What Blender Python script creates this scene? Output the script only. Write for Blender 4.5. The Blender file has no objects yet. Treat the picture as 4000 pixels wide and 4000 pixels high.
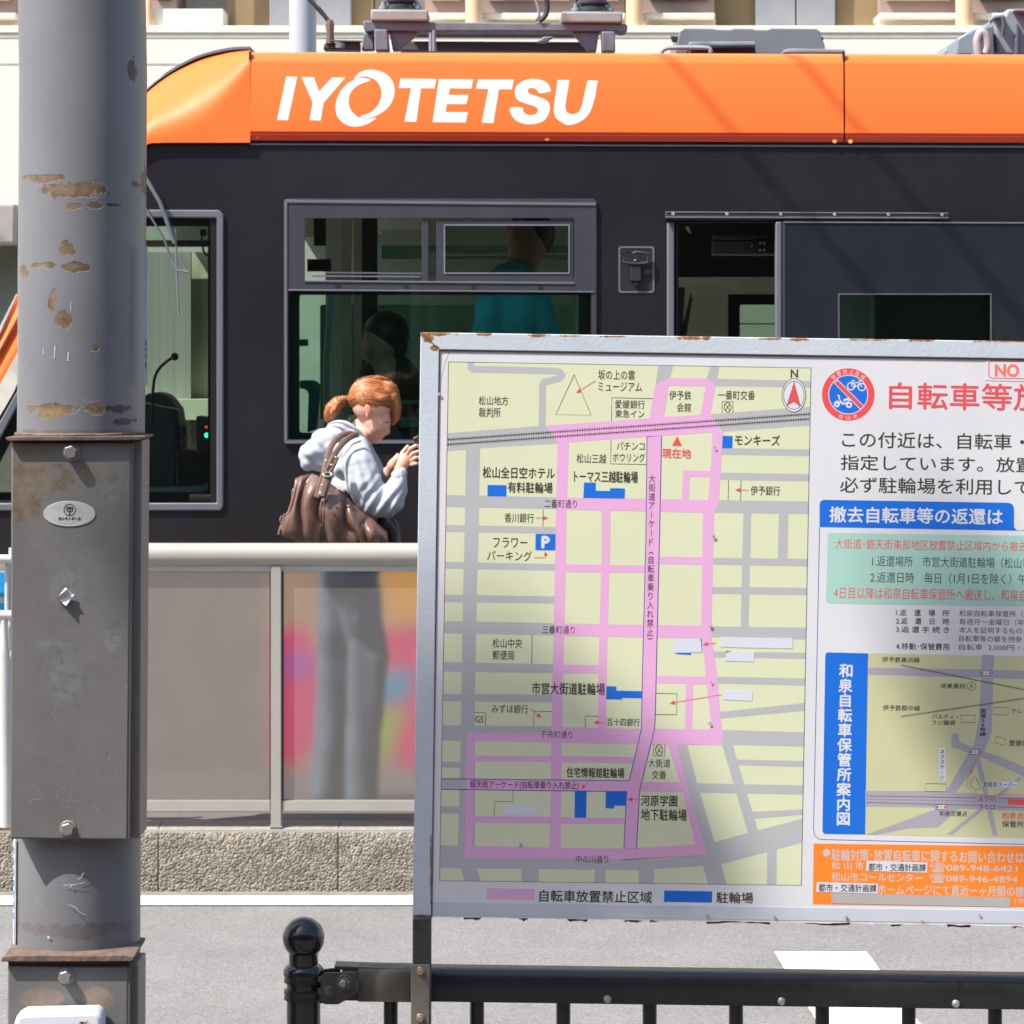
import bpy, bmesh, math, random
from mathutils import Vector, Matrix, noise
from mathutils.geometry import tessellate_polygon
random.seed(7)
SC = bpy.context.scene
COL = SC.collection
# ---------------------------------------------------------------- camera, sky, sun, exposure
F, HZ, CAM_H = 12400.0, 1350.0, 1.8          # focal length and horizon row in photo pixels, camera height
cam = bpy.data.cameras.new('camera'); camera = bpy.data.objects.new('camera', cam); COL.objects.link(camera)
camera.location = (0, 0, CAM_H); camera.rotation_euler = (math.pi/2, 0, 0)
cam.sensor_width = 36; cam.lens = 36*F/4000; cam.shift_y = -(2000-HZ)/4000
cam.clip_start = .1; cam.clip_end = 2000
SC.camera = camera
cam.dof.use_dof = True; cam.dof.focus_distance = 5.4; cam.dof.aperture_fstop = 30
SUN_EL, SUN_AZ = math.radians(54.4), math.radians(60)      # azimuth: to the left of straight behind the camera
TO_SUN = Vector((-math.sin(SUN_AZ)*math.cos(SUN_EL), -math.cos(SUN_AZ)*math.cos(SUN_EL), math.sin(SUN_EL)))
world = bpy.data.worlds.new('World'); SC.world = world; world.use_nodes = True
nt = world.node_tree; bg = nt.nodes['Background']
sky = nt.nodes.new('ShaderNodeTexSky'); sky.sky_type = 'NISHITA'; sky.sun_disc = False
sky.sun_elevation = SUN_EL; sky.sun_rotation = math.atan2(TO_SUN.x, TO_SUN.y)
sky.air_density = 1.0; sky.dust_density = 2.0; sky.ozone_density = 1.0
nt.links.new(sky.outputs[0], bg.inputs[0]); bg.inputs[1].default_value = 0.15
sun = bpy.data.lights.new('sun', 'SUN'); sun.energy = 4.4; sun.angle = math.radians(.53); sun.color = (1, .955, .89)
sun_o = bpy.data.objects.new('sun', sun); COL.objects.link(sun_o)
sun_o.rotation_euler = TO_SUN.to_track_quat('Z', 'Y').to_euler(); sun_o.location = (-5, -3, 12)
SC.view_settings.view_transform = 'Standard'; SC.view_settings.look = 'None'
SC.view_settings.exposure = 0.95; SC.view_settings.gamma = 1
SC.cycles.use_denoising = True; SC.cycles.max_bounces = 10; SC.cycles.transparent_max_bounces = 12
SC.cycles.transmission_bounces = 8; SC.cycles.caustics_reflective = False; SC.cycles.caustics_refractive = False

# ---------------------------------------------------------------- helpers
def P(u, v, Y):                                  # photo pixel at a depth -> world point
    return Vector(((u-2000)*Y/F, Y, CAM_H-(v-HZ)*Y/F))
def S(Y): return F/Y                             # pixels per metre at depth Y
OFF = {}
def thing(name, label, cat, loc, group=None):
    o = bpy.data.objects.new(name, None); COL.objects.link(o); o.empty_display_size = .1
    o.location = loc; OFF[o] = Vector(loc); o['label'] = label; o['category'] = cat
    if group: o['group'] = group
    return o
def tag(o, label=None, cat=None, group=None, kind=None):
    for k, x in (('label', label), ('category', cat), ('group', group), ('kind', kind)):
        if x: o[k] = x
    return o
def link(name, me, parent=None, mats=None, label=None):
    if mats:
        for m in (mats if isinstance(mats, (list, tuple)) else [mats]): me.materials.append(m)
    o = bpy.data.objects.new(name, me); COL.objects.link(o)
    if parent is not None:
        off = OFF[parent]; me.transform(Matrix.Translation(-off)); o.parent = parent; OFF[o] = off
    else: OFF[o] = Vector((0, 0, 0))
    if label: o['label'] = label
    return o
def from_bm(name, bm, mats, parent=None, smooth=False, label=None, angle=None):
    me = bpy.data.meshes.new(name)
    bmesh.ops.recalc_face_normals(bm, faces=bm.faces) if not smooth == 'keep' else None
    bm.to_mesh(me); bm.free()
    if smooth:
        for p in me.polygons: p.use_smooth = True
        if angle:
            try: me.set_sharp_from_angle(angle=math.radians(angle))
            except Exception: pass
    return link(name, me, parent, mats, label)
def ccw(pts):
    a = sum(pts[i][0]*pts[(i+1) % len(pts)][1]-pts[(i+1) % len(pts)][0]*pts[i][1] for i in range(len(pts)))
    return pts if a > 0 else pts[::-1]
def add_prism(bm, outer, Y0, Y1, holes=(), bevel=0, mi=0, back=None):
    """pixel polygon placed at depth Y0, given real thickness to Y1; holes are pixel polygons too"""
    loops = [[P(u, v, Y0) for u, v in ccw(list(outer))]] + [[P(u, v, Y0) for u, v in ccw(list(h))[::-1]] for h in holes]
    flat = [p for l in loops for p in l]
    fr = [bm.verts.new(p) for p in flat]
    bk = [bm.verts.new((p.x, Y1, p.z)) for p in flat]
    new = []
    if holes:
        tris = tessellate_polygon(loops)
        for t in tris:
            new.append(bm.faces.new([fr[i] for i in t])); new.append(bm.faces.new([bk[i] for i in reversed(t)]))
    else:
        new.append(bm.faces.new(fr)); new.append(bm.faces.new(bk[::-1]))
    i0 = 0
    for l in loops:
        n = len(l)
        for i in range(n):
            a, b = i0+i, i0+(i+1) % n
            new.append(bm.faces.new([fr[a], bk[a], bk[b], fr[b]]))
        i0 += n
    for f in new: f.material_index = mi
    bmesh.ops.recalc_face_normals(bm, faces=new)
    if bevel:
        es = [e for e in {e for f in new for e in f.edges} if len(e.link_faces) == 2 and e.calc_face_angle(0) > .5]
        r = bmesh.ops.bevel(bm, geom=es, offset=bevel, segments=2, affect='EDGES', profile=.6, clamp_overlap=True)
        for f in r['faces']: f.material_index = mi; f.smooth = True
    return new
def prism(name, outer, Y0, Y1, mat, parent=None, holes=(), bevel=0, label=None):
    bm = bmesh.new(); add_prism(bm, outer, Y0, Y1, holes, bevel)
    return from_bm(name, bm, mat, parent, label=label)
def R(u0, v0, u1, v1, u2=None, v2=None): return [(u0, v0), (u1, v0), (u1, v1), (u0, v1)]
def rr(u0, v0, u1, v1, r, n=5):
    pts = []
    for cx, cy, a0 in ((u1-r, v0+r, -90), (u1-r, v1-r, 0), (u0+r, v1-r, 90), (u0+r, v0+r, 180)):
        for k in range(n+1):
            a = math.radians(a0+90*k/n); pts.append((cx+r*math.cos(a), cy+r*math.sin(a)))
    return pts
def ell(cx, cy, rx, ry, n=28): return [(cx+rx*math.cos(2*math.pi*k/n), cy+ry*math.sin(2*math.pi*k/n)) for k in range(n)]
def flat_poly(bm, pts, Y, mi=0):                # flat print: one face (triangulated) at depth Y facing the camera
    w = [P(u, v, Y) for u, v in ccw(list(pts))]
    vs = [bm.verts.new(p) for p in w]
    for t in tessellate_polygon([w]):
        f = bm.faces.new([vs[i] for i in t]); f.normal_update()
        if f.normal.y > 0: f.normal_flip()
        f.material_index = mi
def add_box(bm, a, b, bevel=0, mi=0):            # world box between two corners
    x0, x1 = sorted((a[0], b[0])); y0, y1 = sorted((a[1], b[1])); z0, z1 = sorted((a[2], b[2]))
    r = bmesh.ops.create_cube(bm, size=1)
    for v in r['verts']: v.co = Vector((x0+(v.co.x+.5)*(x1-x0), y0+(v.co.y+.5)*(y1-y0), z0+(v.co.z+.5)*(z1-z0)))
    fs = list({f for v in r['verts'] for f in v.link_faces})
    for f in fs: f.material_index = mi
    if bevel:
        rb = bmesh.ops.bevel(bm, geom=list({e for f in fs for e in f.edges}), offset=bevel, segments=2, affect='EDGES', clamp_overlap=True)
        for f in rb['faces']: f.material_index = mi
def box(name, a, b, mat, parent=None, bevel=0, label=None):
    bm = bmesh.new(); add_box(bm, a, b, bevel); return from_bm(name, bm, mat, parent, label=label)
def add_tube(bm, pts, rad, n=8, closed=False, caps=True, mi=0):
    pts = [Vector(p) for p in pts]; rings = []
    rads = rad if isinstance(rad, (list, tuple)) else [rad]*len(pts)
    up = None
    for i, p in enumerate(pts):
        if closed: d = pts[(i+1) % len(pts)]-pts[i-1]
        else: d = pts[min(i+1, len(pts)-1)]-pts[max(i-1, 0)]
        d.normalize()
        if up is None: up = Vector((0, 0, 1)) if abs(d.z) < .9 else Vector((0, 1, 0))
        s = d.cross(up).normalized(); up = s.cross(d).normalized()
        rings.append([bm.verts.new(p+(s*math.cos(2*math.pi*k/n)+up*math.sin(2*math.pi*k/n))*rads[i]) for k in range(n)])
    m = len(rings)
    for i in range(m if closed else m-1):
        a, b = rings[i], rings[(i+1) % m]
        for k in range(n):
            f = bm.faces.new([a[k], a[(k+1) % n], b[(k+1) % n], b[k]]); f.smooth = True; f.material_index = mi
    if caps and not closed:
        bm.faces.new(rings[0][::-1]).material_index = mi; bm.faces.new(rings[-1]).material_index = mi
def tube(name, pts, rad, mat, parent=None, n=8, closed=False, label=None):
    bm = bmesh.new(); add_tube(bm, pts, rad, n, closed); return from_bm(name, bm, mat, parent, smooth=True, angle=40, label=label)
def smooth_path(pts, k=6):                       # Catmull-Rom
    pts = [Vector(p) for p in pts]; out = []
    for i in range(len(pts)-1):
        p0, p1, p2, p3 = pts[max(i-1, 0)], pts[i], pts[i+1], pts[min(i+2, len(pts)-1)]
        for j in range(k):
            t = j/k
            out.append(.5*((2*p1)+(p2-p0)*t+(2*p0-5*p1+4*p2-p3)*t*t+(3*p1-p0-3*p2+p3)*t**3))
    out.append(pts[-1]); return out
def lathe(name, prof, axis_at, mat, parent=None, n=40, label=None):
    """prof: (radius, z) rows; axis_at(z) -> (x, y)"""
    bm = bmesh.new(); rings = []
    for r, z in prof:
        x, y = axis_at(z)
        rings.append([bm.verts.new((x+r*math.cos(2*math.pi*k/n), y+r*math.sin(2*math.pi*k/n), z)) for k in range(n)])
    for a, b in zip(rings, rings[1:]):
        for k in range(n): bm.faces.new([a[k], a[(k+1) % n], b[(k+1) % n], b[k]])
    bm.faces.new(rings[0]); bm.faces.new(rings[-1])
    return from_bm(name, bm, mat, parent, smooth=True, angle=40, label=label)
def bolt(name, u, v, Y, r_px, d, mat, parent, hexa=True, washer=True):   # bolt standing out of a plane at depth Y towards -Y
    s = S(Y); c = P(u, v, Y); bm = bmesh.new()
    def disc(rad, y0, y1, n, ph=0):
        a = [bm.verts.new((c.x+rad*math.cos(2*math.pi*k/n+ph), y0, c.z+rad*math.sin(2*math.pi*k/n+ph))) for k in range(n)]
        b = [bm.verts.new((p.co.x, y1, p.co.z)) for p in a]
        b2 = [bm.verts.new((c.x+(p.co.x-c.x)*.86, y1-.0008, c.z+(p.co.z-c.z)*.86)) for p in a]
        for k in range(n):
            bm.faces.new([a[k], a[(k+1) % n], b[(k+1) % n], b[k]]); bm.faces.new([b[k], b[(k+1) % n], b2[(k+1) % n], b2[k]])
        bm.faces.new(b2); bm.faces.new(a[::-1])
    if washer: disc(r_px*1.3/s, Y+.0005, Y-.0012, 20)
    disc(r_px/s, Y, Y-d, 6 if hexa else 18, .3)
    return from_bm(name, bm, mat, parent)
def dup(o, dx, dy=0, dz=0):                      # a copy of an object sharing its mesh
    c = o.copy(); COL.objects.link(c); c.parent = o.parent; c.location = o.location+Vector((dx, dy, dz)); OFF[c] = OFF[o]
    return c
# ---------------------------------------------------------------- materials
def srgb(r, g, b): return tuple(((x/255)/12.92 if x/255 <= .04045 else ((x/255+.055)/1.055)**2.4) for x in (r, g, b))
def mat(name, col, rough=.6, metal=0, var=.12, vscale=6, bump=0, bscale=60, spec=.5, stretch=(1, 1, 1), col2=None, dirt=None):
    m = bpy.data.materials.new(name); m.use_nodes = True; t = m.node_tree; b = t.nodes['Principled BSDF']
    b.inputs['Roughness'].default_value = rough; b.inputs['Metallic'].default_value = metal
    b.inputs['Specular IOR Level'].default_value = spec
    geo = t.nodes.new('ShaderNodeNewGeometry'); mp = t.nodes.new('ShaderNodeMapping'); mp.inputs['Scale'].default_value = stretch
    t.links.new(geo.outputs['Position'], mp.inputs[0])
    n = t.nodes.new('ShaderNodeTexNoise'); n.inputs['Scale'].default_value = vscale; n.inputs['Detail'].default_value = 8
    n.inputs['Roughness'].default_value = .62; t.links.new(mp.outputs[0], n.inputs['Vector'])
    r = t.nodes.new('ShaderNodeValToRGB'); r.color_ramp.elements[0].position = .3; r.color_ramp.elements[1].position = .7
    c2 = col2 or tuple(min(1, x*(1+var)) for x in col)
    r.color_ramp.elements[0].color = (*[x*(1-var) for x in col], 1); r.color_ramp.elements[1].color = (*c2, 1)
    t.links.new(n.outputs[0], r.inputs[0]); out = r.outputs[0]
    t.links.new(out, b.inputs['Base Color'])
    mr = t.nodes.new('ShaderNodeMapRange'); mr.inputs[3].default_value = max(.02, rough-.08); mr.inputs[4].default_value = min(1, rough+.08)
    t.links.new(n.outputs[0], mr.inputs[0]); t.links.new(mr.outputs[0], b.inputs['Roughness'])
    if bump:
        n2 = t.nodes.new('ShaderNodeTexNoise'); n2.inputs['Scale'].default_value = bscale; n2.inputs['Detail'].default_value = 6
        t.links.new(mp.outputs[0], n2.inputs['Vector'])
        bp = t.nodes.new('ShaderNodeBump'); bp.inputs['Strength'].default_value = 1; bp.inputs['Distance'].default_value = bump
        t.links.new(n2.outputs[0], bp.inputs['Height']); t.links.new(bp.outputs[0], b.inputs['Normal'])
    m['out'] = 0
    return m
def patches(m, col, spots, amp=.55, nscale=40, rough=.85, depth=.0006, power=1.0):
    """worn patches with a shape of their own: spots = (centre point, half width x, half height z)"""
    t = m.node_tree; b = t.nodes['Principled BSDF']; L = t.links.new
    geo = t.nodes.new('ShaderNodeNewGeometry')
    nz = t.nodes.new('ShaderNodeTexNoise'); nz.inputs['Scale'].default_value = nscale; nz.inputs['Detail'].default_value = 7; nz.inputs['Roughness'].default_value = .7
    L(geo.outputs['Position'], nz.inputs['Vector'])
    best = None
    for c, hx, hz in spots:
        mp = t.nodes.new('ShaderNodeMapping'); mp.vector_type = 'POINT'
        mp.inputs['Location'].default_value = (-c.x/hx, 0, -c.z/hz); mp.inputs['Scale'].default_value = (1/hx, 0, 1/hz)
        L(geo.outputs['Position'], mp.inputs[0])
        ln = t.nodes.new('ShaderNodeVectorMath'); ln.operation = 'LENGTH'; L(mp.outputs[0], ln.inputs[0])
        if best is None: best = ln.outputs['Value']
        else:
            mn = t.nodes.new('ShaderNodeMath'); mn.operation = 'MINIMUM'; L(best, mn.inputs[0]); L(ln.outputs['Value'], mn.inputs[1]); best = mn.outputs[0]
    a = t.nodes.new('ShaderNodeMath'); a.operation = 'MULTIPLY_ADD'; L(nz.outputs[0], a.inputs[0]); a.inputs[1].default_value = amp*4; a.inputs[2].default_value = -amp*2
    s = t.nodes.new('ShaderNodeMath'); s.operation = 'ADD'; L(best, s.inputs[0]); L(a.outputs[0], s.inputs[1])
    mr = t.nodes.new('ShaderNodeMapRange'); mr.inputs[1].default_value = .95; mr.inputs[2].default_value = .82; L(s.outputs[0], mr.inputs[0])
    mul = t.nodes.new('ShaderNodeMath'); mul.operation = 'MULTIPLY'; L(mr.outputs[0], mul.inputs[0]); mul.inputs[1].default_value = power
    mix = t.nodes.new('ShaderNodeMix'); mix.data_type = 'RGBA'
    src = b.inputs['Base Color'].links[0].from_socket
    cr = t.nodes.new('ShaderNodeValToRGB'); cr.color_ramp.elements[0].color = (*[x*.45 for x in col], 1); cr.color_ramp.elements[1].color = (*col, 1)
    cr.color_ramp.elements[0].position = .35; cr.color_ramp.elements[1].position = .6; L(nz.outputs[0], cr.inputs[0])
    L(mul.outputs[0], mix.inputs['Factor']); L(src, mix.inputs['A']); L(cr.outputs[0], mix.inputs['B']); L(mix.outputs['Result'], b.inputs['Base Color'])
    if depth:
        bp = t.nodes.new('ShaderNodeBump'); bp.inputs['Distance'].default_value = depth; bp.invert = True
        L(mul.outputs[0], bp.inputs['Height'])
        if b.inputs['Normal'].links: L(b.inputs['Normal'].links[0].from_socket, bp.inputs['Normal'])
        L(bp.outputs[0], b.inputs['Normal'])
    return m
def scuffs(m, col, scale=26, amount=.5, seed=0):   # hairline scratches and rubbed specks
    t = m.node_tree; b = t.nodes['Principled BSDF']; L = t.links.new
    g = t.nodes.new('ShaderNodeNewGeometry'); w = t.nodes.new('ShaderNodeTexNoise'); w.inputs['Scale'].default_value = 9; w.inputs['Detail'].default_value = 3
    L(g.outputs['Position'], w.inputs['Vector'])
    ad = t.nodes.new('ShaderNodeVectorMath'); ad.operation = 'MULTIPLY_ADD'; L(w.outputs['Color'], ad.inputs[0]); ad.inputs[1].default_value = (.06, .06, .06); L(g.outputs['Position'], ad.inputs[2])
    v = t.nodes.new('ShaderNodeTexVoronoi'); v.feature = 'DISTANCE_TO_EDGE'; v.inputs['Scale'].default_value = scale; L(ad.outputs[0], v.inputs['Vector'])
    r = t.nodes.new('ShaderNodeMapRange'); r.inputs[1].default_value = .012; r.inputs[2].default_value = .002; L(v.outputs['Distance'], r.inputs[0])
    n = t.nodes.new('ShaderNodeTexNoise'); n.inputs['Scale'].default_value = scale*.9; n.inputs['Detail'].default_value = 5; L(g.outputs['Position'], n.inputs['Vector'])
    r2 = t.nodes.new('ShaderNodeMapRange'); r2.inputs[1].default_value = .56; r2.inputs[2].default_value = .66; L(n.outputs[0], r2.inputs[0])
    sp = t.nodes.new('ShaderNodeTexNoise'); sp.inputs['Scale'].default_value = 420; sp.inputs['Detail'].default_value = 3; L(g.outputs['Position'], sp.inputs['Vector'])
    r3 = t.nodes.new('ShaderNodeMapRange'); r3.inputs[1].default_value = .69; r3.inputs[2].default_value = .74; L(sp.outputs[0], r3.inputs[0])
    m1 = t.nodes.new('ShaderNodeMath'); m1.operation = 'MULTIPLY'; L(r.outputs[0], m1.inputs[0]); L(r2.outputs[0], m1.inputs[1])
    m2 = t.nodes.new('ShaderNodeMath'); m2.operation = 'MAXIMUM'; L(m1.outputs[0], m2.inputs[0]); L(r3.outputs[0], m2.inputs[1])
    m3 = t.nodes.new('ShaderNodeMath'); m3.operation = 'MULTIPLY'; L(m2.outputs[0], m3.inputs[0]); m3.inputs[1].default_value = amount
    mx = t.nodes.new('ShaderNodeMix'); mx.data_type = 'RGBA'; src = b.inputs['Base Color'].links[0].from_socket
    L(m3.outputs[0], mx.inputs['Factor']); L(src, mx.inputs['A']); mx.inputs['B'].default_value = (*col, 1); L(mx.outputs['Result'], b.inputs['Base Color'])
    return m
def glass(name, tint=(.6, .75, .68), gloss=.08, rough=.02):
    m = bpy.data.materials.new(name); m.use_nodes = True; t = m.node_tree
    for n in list(t.nodes):
        if n.type == 'BSDF_PRINCIPLED': t.nodes.remove(n)
    out = [n for n in t.nodes if n.type == 'OUTPUT_MATERIAL'][0]
    tr = t.nodes.new('ShaderNodeBsdfTransparent'); tr.inputs[0].default_value = (*tint, 1)
    gl = t.nodes.new('ShaderNodeBsdfGlossy'); gl.inputs['Roughness'].default_value = rough
    lw = t.nodes.new('ShaderNodeFresnel'); lw.inputs[0].default_value = 1.5
    mx = t.nodes.new('ShaderNodeMixShader')
    t.links.new(lw.outputs[0], mx.inputs[0]); t.links.new(tr.outputs[0], mx.inputs[1]); t.links.new(gl.outputs[0], mx.inputs[2]); t.links.new(mx.outputs[0], out.inputs[0])
    return m
def emit(name, col, s):
    m = bpy.data.materials.new(name); m.use_nodes = True; b = m.node_tree.nodes['Principled BSDF']
    b.inputs['Base Color'].default_value = (*col, 1); b.inputs['Emission Color'].default_value = (*col, 1); b.inputs['Emission Strength'].default_value = s
    return m
# ---------------------------------------------------------------- lettering
TXT = {}
def glyph_mesh(s, dims_of=None):
    c = bpy.data.curves.new('t', 'FONT'); c.body = s; c.size = 1; c.resolution_u = 3; c.fill_mode = 'FRONT'
    o = bpy.data.objects.new('t', c); COL.objects.link(o)
    me = bpy.data.meshes.new_from_object(o); bpy.data.objects.remove(o); bpy.data.curves.remove(c)
    xs = [v.co.x for v in me.vertices]; ys = [v.co.y for v in me.vertices]
    return me, (min(xs), min(ys), max(xs), max(ys))
def text(s, u0, v0, u1, v1, Y, mat, parent, fit=None, bold=0, vertical=False, skew=SKEW if 'SKEW' in globals() else 0.0148, name='lettering', shape=None):
    """lettering fitted to the pixel box (u0,v0)-(u1,v1); fit = the prefix that fills the box when the line runs on"""
    bm = bmesh.new()
    def put(me, bb, a0, b0, a1, b1, sh=(0, 0), lay=0):
        kx = (a1-a0)/max(1e-6, bb[2]-bb[0]); ky = (b1-b0)/max(1e-6, bb[3]-bb[1])
        vs = []
        for q in me.vertices:
            uu = a0+(q.co.x-bb[0])*kx+sh[0]; vv = b1-(q.co.y-bb[1])*ky+sh[1]
            du = uu-u0; dv = vv-v0
            if shape: p = shape(uu, vv)
            else: p = P(uu-dv*skew, vv+du*skew, Y)
            vs.append(bm.verts.new(p-Vector((0, lay*.000003, 0))))
        for f in me.polygons:
            try:
                nf = bm.faces.new([vs[i] for i in f.vertices])
                nf.normal_update()
                if nf.normal.y > 0: nf.normal_flip()
            except ValueError: pass
    shifts = [(0, 0)] if not bold else [(-bold, 0), (bold, 0), (0, -bold), (0, bold)]
    if vertical:
        n = len(s); h = (v1-v0)/n
        for i, ch in enumerate(s):
            me, bb = glyph_mesh({'ー': '|', '（': '(', '）': ')'}.get(ch, ch))
            kx = (u1-u0)/.92; ky = h/1.04
            cx, cy = (u0+u1)/2, v0+h*(i+.5)
            w, hh = (bb[2]-bb[0])*kx, (bb[3]-bb[1])*ky
            if ch == 'ー': w, hh = (u1-u0)*.07, h*.78
            if ch in '（）(':                      # brackets lie across in a vertical line
                w, hh = (u1-u0)*.8, h*.28
                for q in me.vertices: q.co.x, q.co.y = q.co.y, -q.co.x
                me.update(); xs = [v.co.x for v in me.vertices]; ys = [v.co.y for v in me.vertices]; bb = (min(xs), min(ys), max(xs), max(ys))
                cy += h*(.25 if ch == '（' else -.3)
            for l, sh in enumerate(shifts): put(me, bb, cx-w/2, cy-hh/2, cx+w/2, cy+hh/2, sh, l)
            bpy.data.meshes.remove(me)
    else:
        me, bb = glyph_mesh(s)
        if fit:
            m2, fb = glyph_mesh(fit); bpy.data.meshes.remove(m2)
            kx = (u1-u0)/(fb[2]-fb[0]); ky = (v1-v0)/(fb[3]-fb[1])
            a1 = u0+(bb[2]-fb[0])*kx; b1 = v1-(bb[1]-fb[1])*ky; b0 = b1-(bb[3]-bb[1])*ky; a0 = u0+(bb[0]-fb[0])*kx
        else: a0, b0, a1, b1 = u0, v0, u1, v1
        for l, sh in enumerate(shifts): put(me, bb, a0, b0, a1, b1, sh, l)
        bpy.data.meshes.remove(me)
    me = bpy.data.meshes.new(name); bm.to_mesh(me); bm.free()
    return link(name, me, parent, mat)
def stroke(bm, pts, w, Y, mi=0, closed=False):   # a flat line of width w (pixels)
    n = len(pts); L = []
    for i in range(n):
        a = pts[i-1] if (i or closed) else pts[i]; b = pts[(i+1) % n] if (i < n-1 or closed) else pts[i]
        dx, dy = b[0]-a[0], b[1]-a[1]; l = math.hypot(dx, dy) or 1
        ww = w[i] if isinstance(w, (list, tuple)) else w
        L.append(((pts[i][0]-dy/l*ww/2, pts[i][1]+dx/l*ww/2), (pts[i][0]+dy/l*ww/2, pts[i][1]-dx/l*ww/2)))
    vs = [(bm.verts.new(P(*a, Y)), bm.verts.new(P(*b, Y))) for a, b in L]
    for i in range(n if closed else n-1):
        a, b = vs[i], vs[(i+1) % n]
        f = bm.faces.new([a[0], b[0], b[1], a[1]]); f.normal_update()
        if f.normal.y > 0: f.normal_flip()
        f.material_index = mi
def zf(u0, v0, k): return lambda x, y: (u0+x*k, v0+y*k)
ZA, ZB, ZC, ZD = zf(1650, 1300, .41408), zf(2400, 1300, .41408), zf(1650, 2000, .41408), zf(2400, 2000, .41408)
ZE, ZF = zf(1650, 2700, .46593), zf(2400, 2700, .82389)
ZG, ZH, ZI = zf(3150, 1300, .77839), zf(3150, 2050, .77839), zf(3150, 2800, .77839)
# ================================================================ SETTING
asphalt = mat('asphalt', (.172, .168, .16), .85, var=.10, vscale=3, bump=.0025, bscale=110)
t = asphalt.node_tree; b_ = t.nodes['Principled BSDF']                       # aggregate speckle and hairline cracks
vo = t.nodes.new('ShaderNodeTexVoronoi'); vo.inputs['Scale'].default_value = 170
g_ = t.nodes.new('ShaderNodeNewGeometry'); t.links.new(g_.outputs['Position'], vo.inputs['Vector'])
cr = t.nodes.new('ShaderNodeMapRange'); cr.inputs[1].default_value = 0; cr.inputs[2].default_value = 1; cr.inputs[3].default_value = .74; cr.inputs[4].default_value = 1.22
sp = t.nodes.new('ShaderNodeSeparateColor'); t.links.new(vo.outputs['Color'], sp.inputs[0]); t.links.new(sp.outputs[0], cr.inputs[0])
mx = t.nodes.new('ShaderNodeMix'); mx.data_type = 'RGBA'; mx.blend_type = 'MULTIPLY'; mx.inputs['Factor'].default_value = 1
t.links.new(b_.inputs['Base Color'].links[0].from_socket, mx.inputs['A']); t.links.new(cr.outputs[0], mx.inputs['B']); t.links.new(mx.outputs['Result'], b_.inputs['Base Color'])
paint = mat('road_paint', (.60, .59, .56), .7, var=.10, vscale=30, bump=.001, bscale=150)
slab = mat('platform_paving', (.115, .10, .09), .8, var=.1, vscale=20, bump=.002)
kerbm = mat('washed_kerb_concrete', (.225, .195, .155), .9, var=.3, vscale=14, bump=.003, bscale=40, col2=(.285, .25, .195))
kcap = mat('kerb_top', (.27, .24, .195), .85, var=.16, vscale=22, bump=.004, bscale=90)
scuffs(paint, (.24, .235, .22), 40, .75)
def speckle(m, scale, lo, hi, bump):
    t = m.node_tree; b = t.nodes['Principled BSDF']; L = t.links.new
    vo = t.nodes.new('ShaderNodeTexVoronoi'); vo.inputs['Scale'].default_value = scale; g = t.nodes.new('ShaderNodeNewGeometry'); L(g.outputs['Position'], vo.inputs['Vector'])
    sp = t.nodes.new('ShaderNodeSeparateColor'); L(vo.outputs['Color'], sp.inputs[0])
    mr = t.nodes.new('ShaderNodeMapRange'); mr.inputs[3].default_value = lo; mr.inputs[4].default_value = hi; L(sp.outputs[0], mr.inputs[0])
    mx = t.nodes.new('ShaderNodeMix'); mx.data_type = 'RGBA'; mx.blend_type = 'MULTIPLY'; mx.inputs['Factor'].default_value = 1
    L(b.inputs['Base Color'].links[0].from_socket, mx.inputs['A']); L(mr.outputs[0], mx.inputs['B']); L(mx.outputs['Result'], b.inputs['Base Color'])
    bp = t.nodes.new('ShaderNodeBump'); bp.inputs['Distance'].default_value = bump; bp.invert = True; L(vo.outputs['Distance'], bp.inputs['Height'])
    if b.inputs['Normal'].links: L(b.inputs['Normal'].links[0].from_socket, bp.inputs['Normal'])
    L(bp.outputs[0], b.inputs['Normal'])
speckle(kerbm, 120, .62, 1.35, .006); speckle(kcap, 150, .8, 1.15, .002)
bm = bmesh.new(); bmesh.ops.create_grid(bm, x_segments=2, y_segments=2, size=400)
tag(from_bm('road', bm, asphalt), kind='structure')
box('sidewalk', (-30, -6, -.3), (30, 5.1, .13), slab, bevel=.01)['kind'] = 'structure'
def ground_quad(name, pts, z, m):
    bm = bmesh.new(); bm.faces.new([bm.verts.new((x, y, z)) for x, y in pts]); o = from_bm(name, bm, m); o['kind'] = 'structure'; return o
def gy(v): return CAM_H*F/(v-HZ)
def gx(u, v): return (u-2000)*gy(v)/F
ground_quad('road_edge_line', [(-30, gy(3540)), (30, gy(3540)), (30, gy(3503)), (-30, gy(3503))], .004, paint)
for k in range(3):
    bm = bmesh.new()
    a = [(gx(3025, 3722), gy(3722)), (gx(3385, 3722), gy(3722)), (gx(3600, 4010), gy(4010)), (gx(3200, 4010), gy(4010))]
    n = 26; vs = []
    dx = k*1.15
    if k == 0:
        L = [(a[0][0]+(a[3][0]-a[0][0])*i/n+random.uniform(-.0015, .0015), a[0][1]+(a[3][1]-a[0][1])*i/n) for i in range(n+1)]
        Rr = [(a[1][0]+(a[2][0]-a[1][0])*i/n+random.uniform(-.0015, .0015), a[1][1]+(a[2][1]-a[1][1])*i/n) for i in range(n+1)]
    else:
        L = [(a[0][0]+dx*1.6, a[0][1]-i*.05) for i in range(n+1)]; Rr = [(a[1][0]+dx*1.6, a[1][1]-i*.05) for i in range(n+1)]
    for i in range(n):
        bm.faces.new([bm.verts.new((*L[i], .004)), bm.verts.new((*Rr[i], .004)), bm.verts.new((*Rr[i+1], .004)), bm.verts.new((*L[i+1], .004))])
    tag(from_bm('lane_marking', bm, paint), kind='structure')
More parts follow.
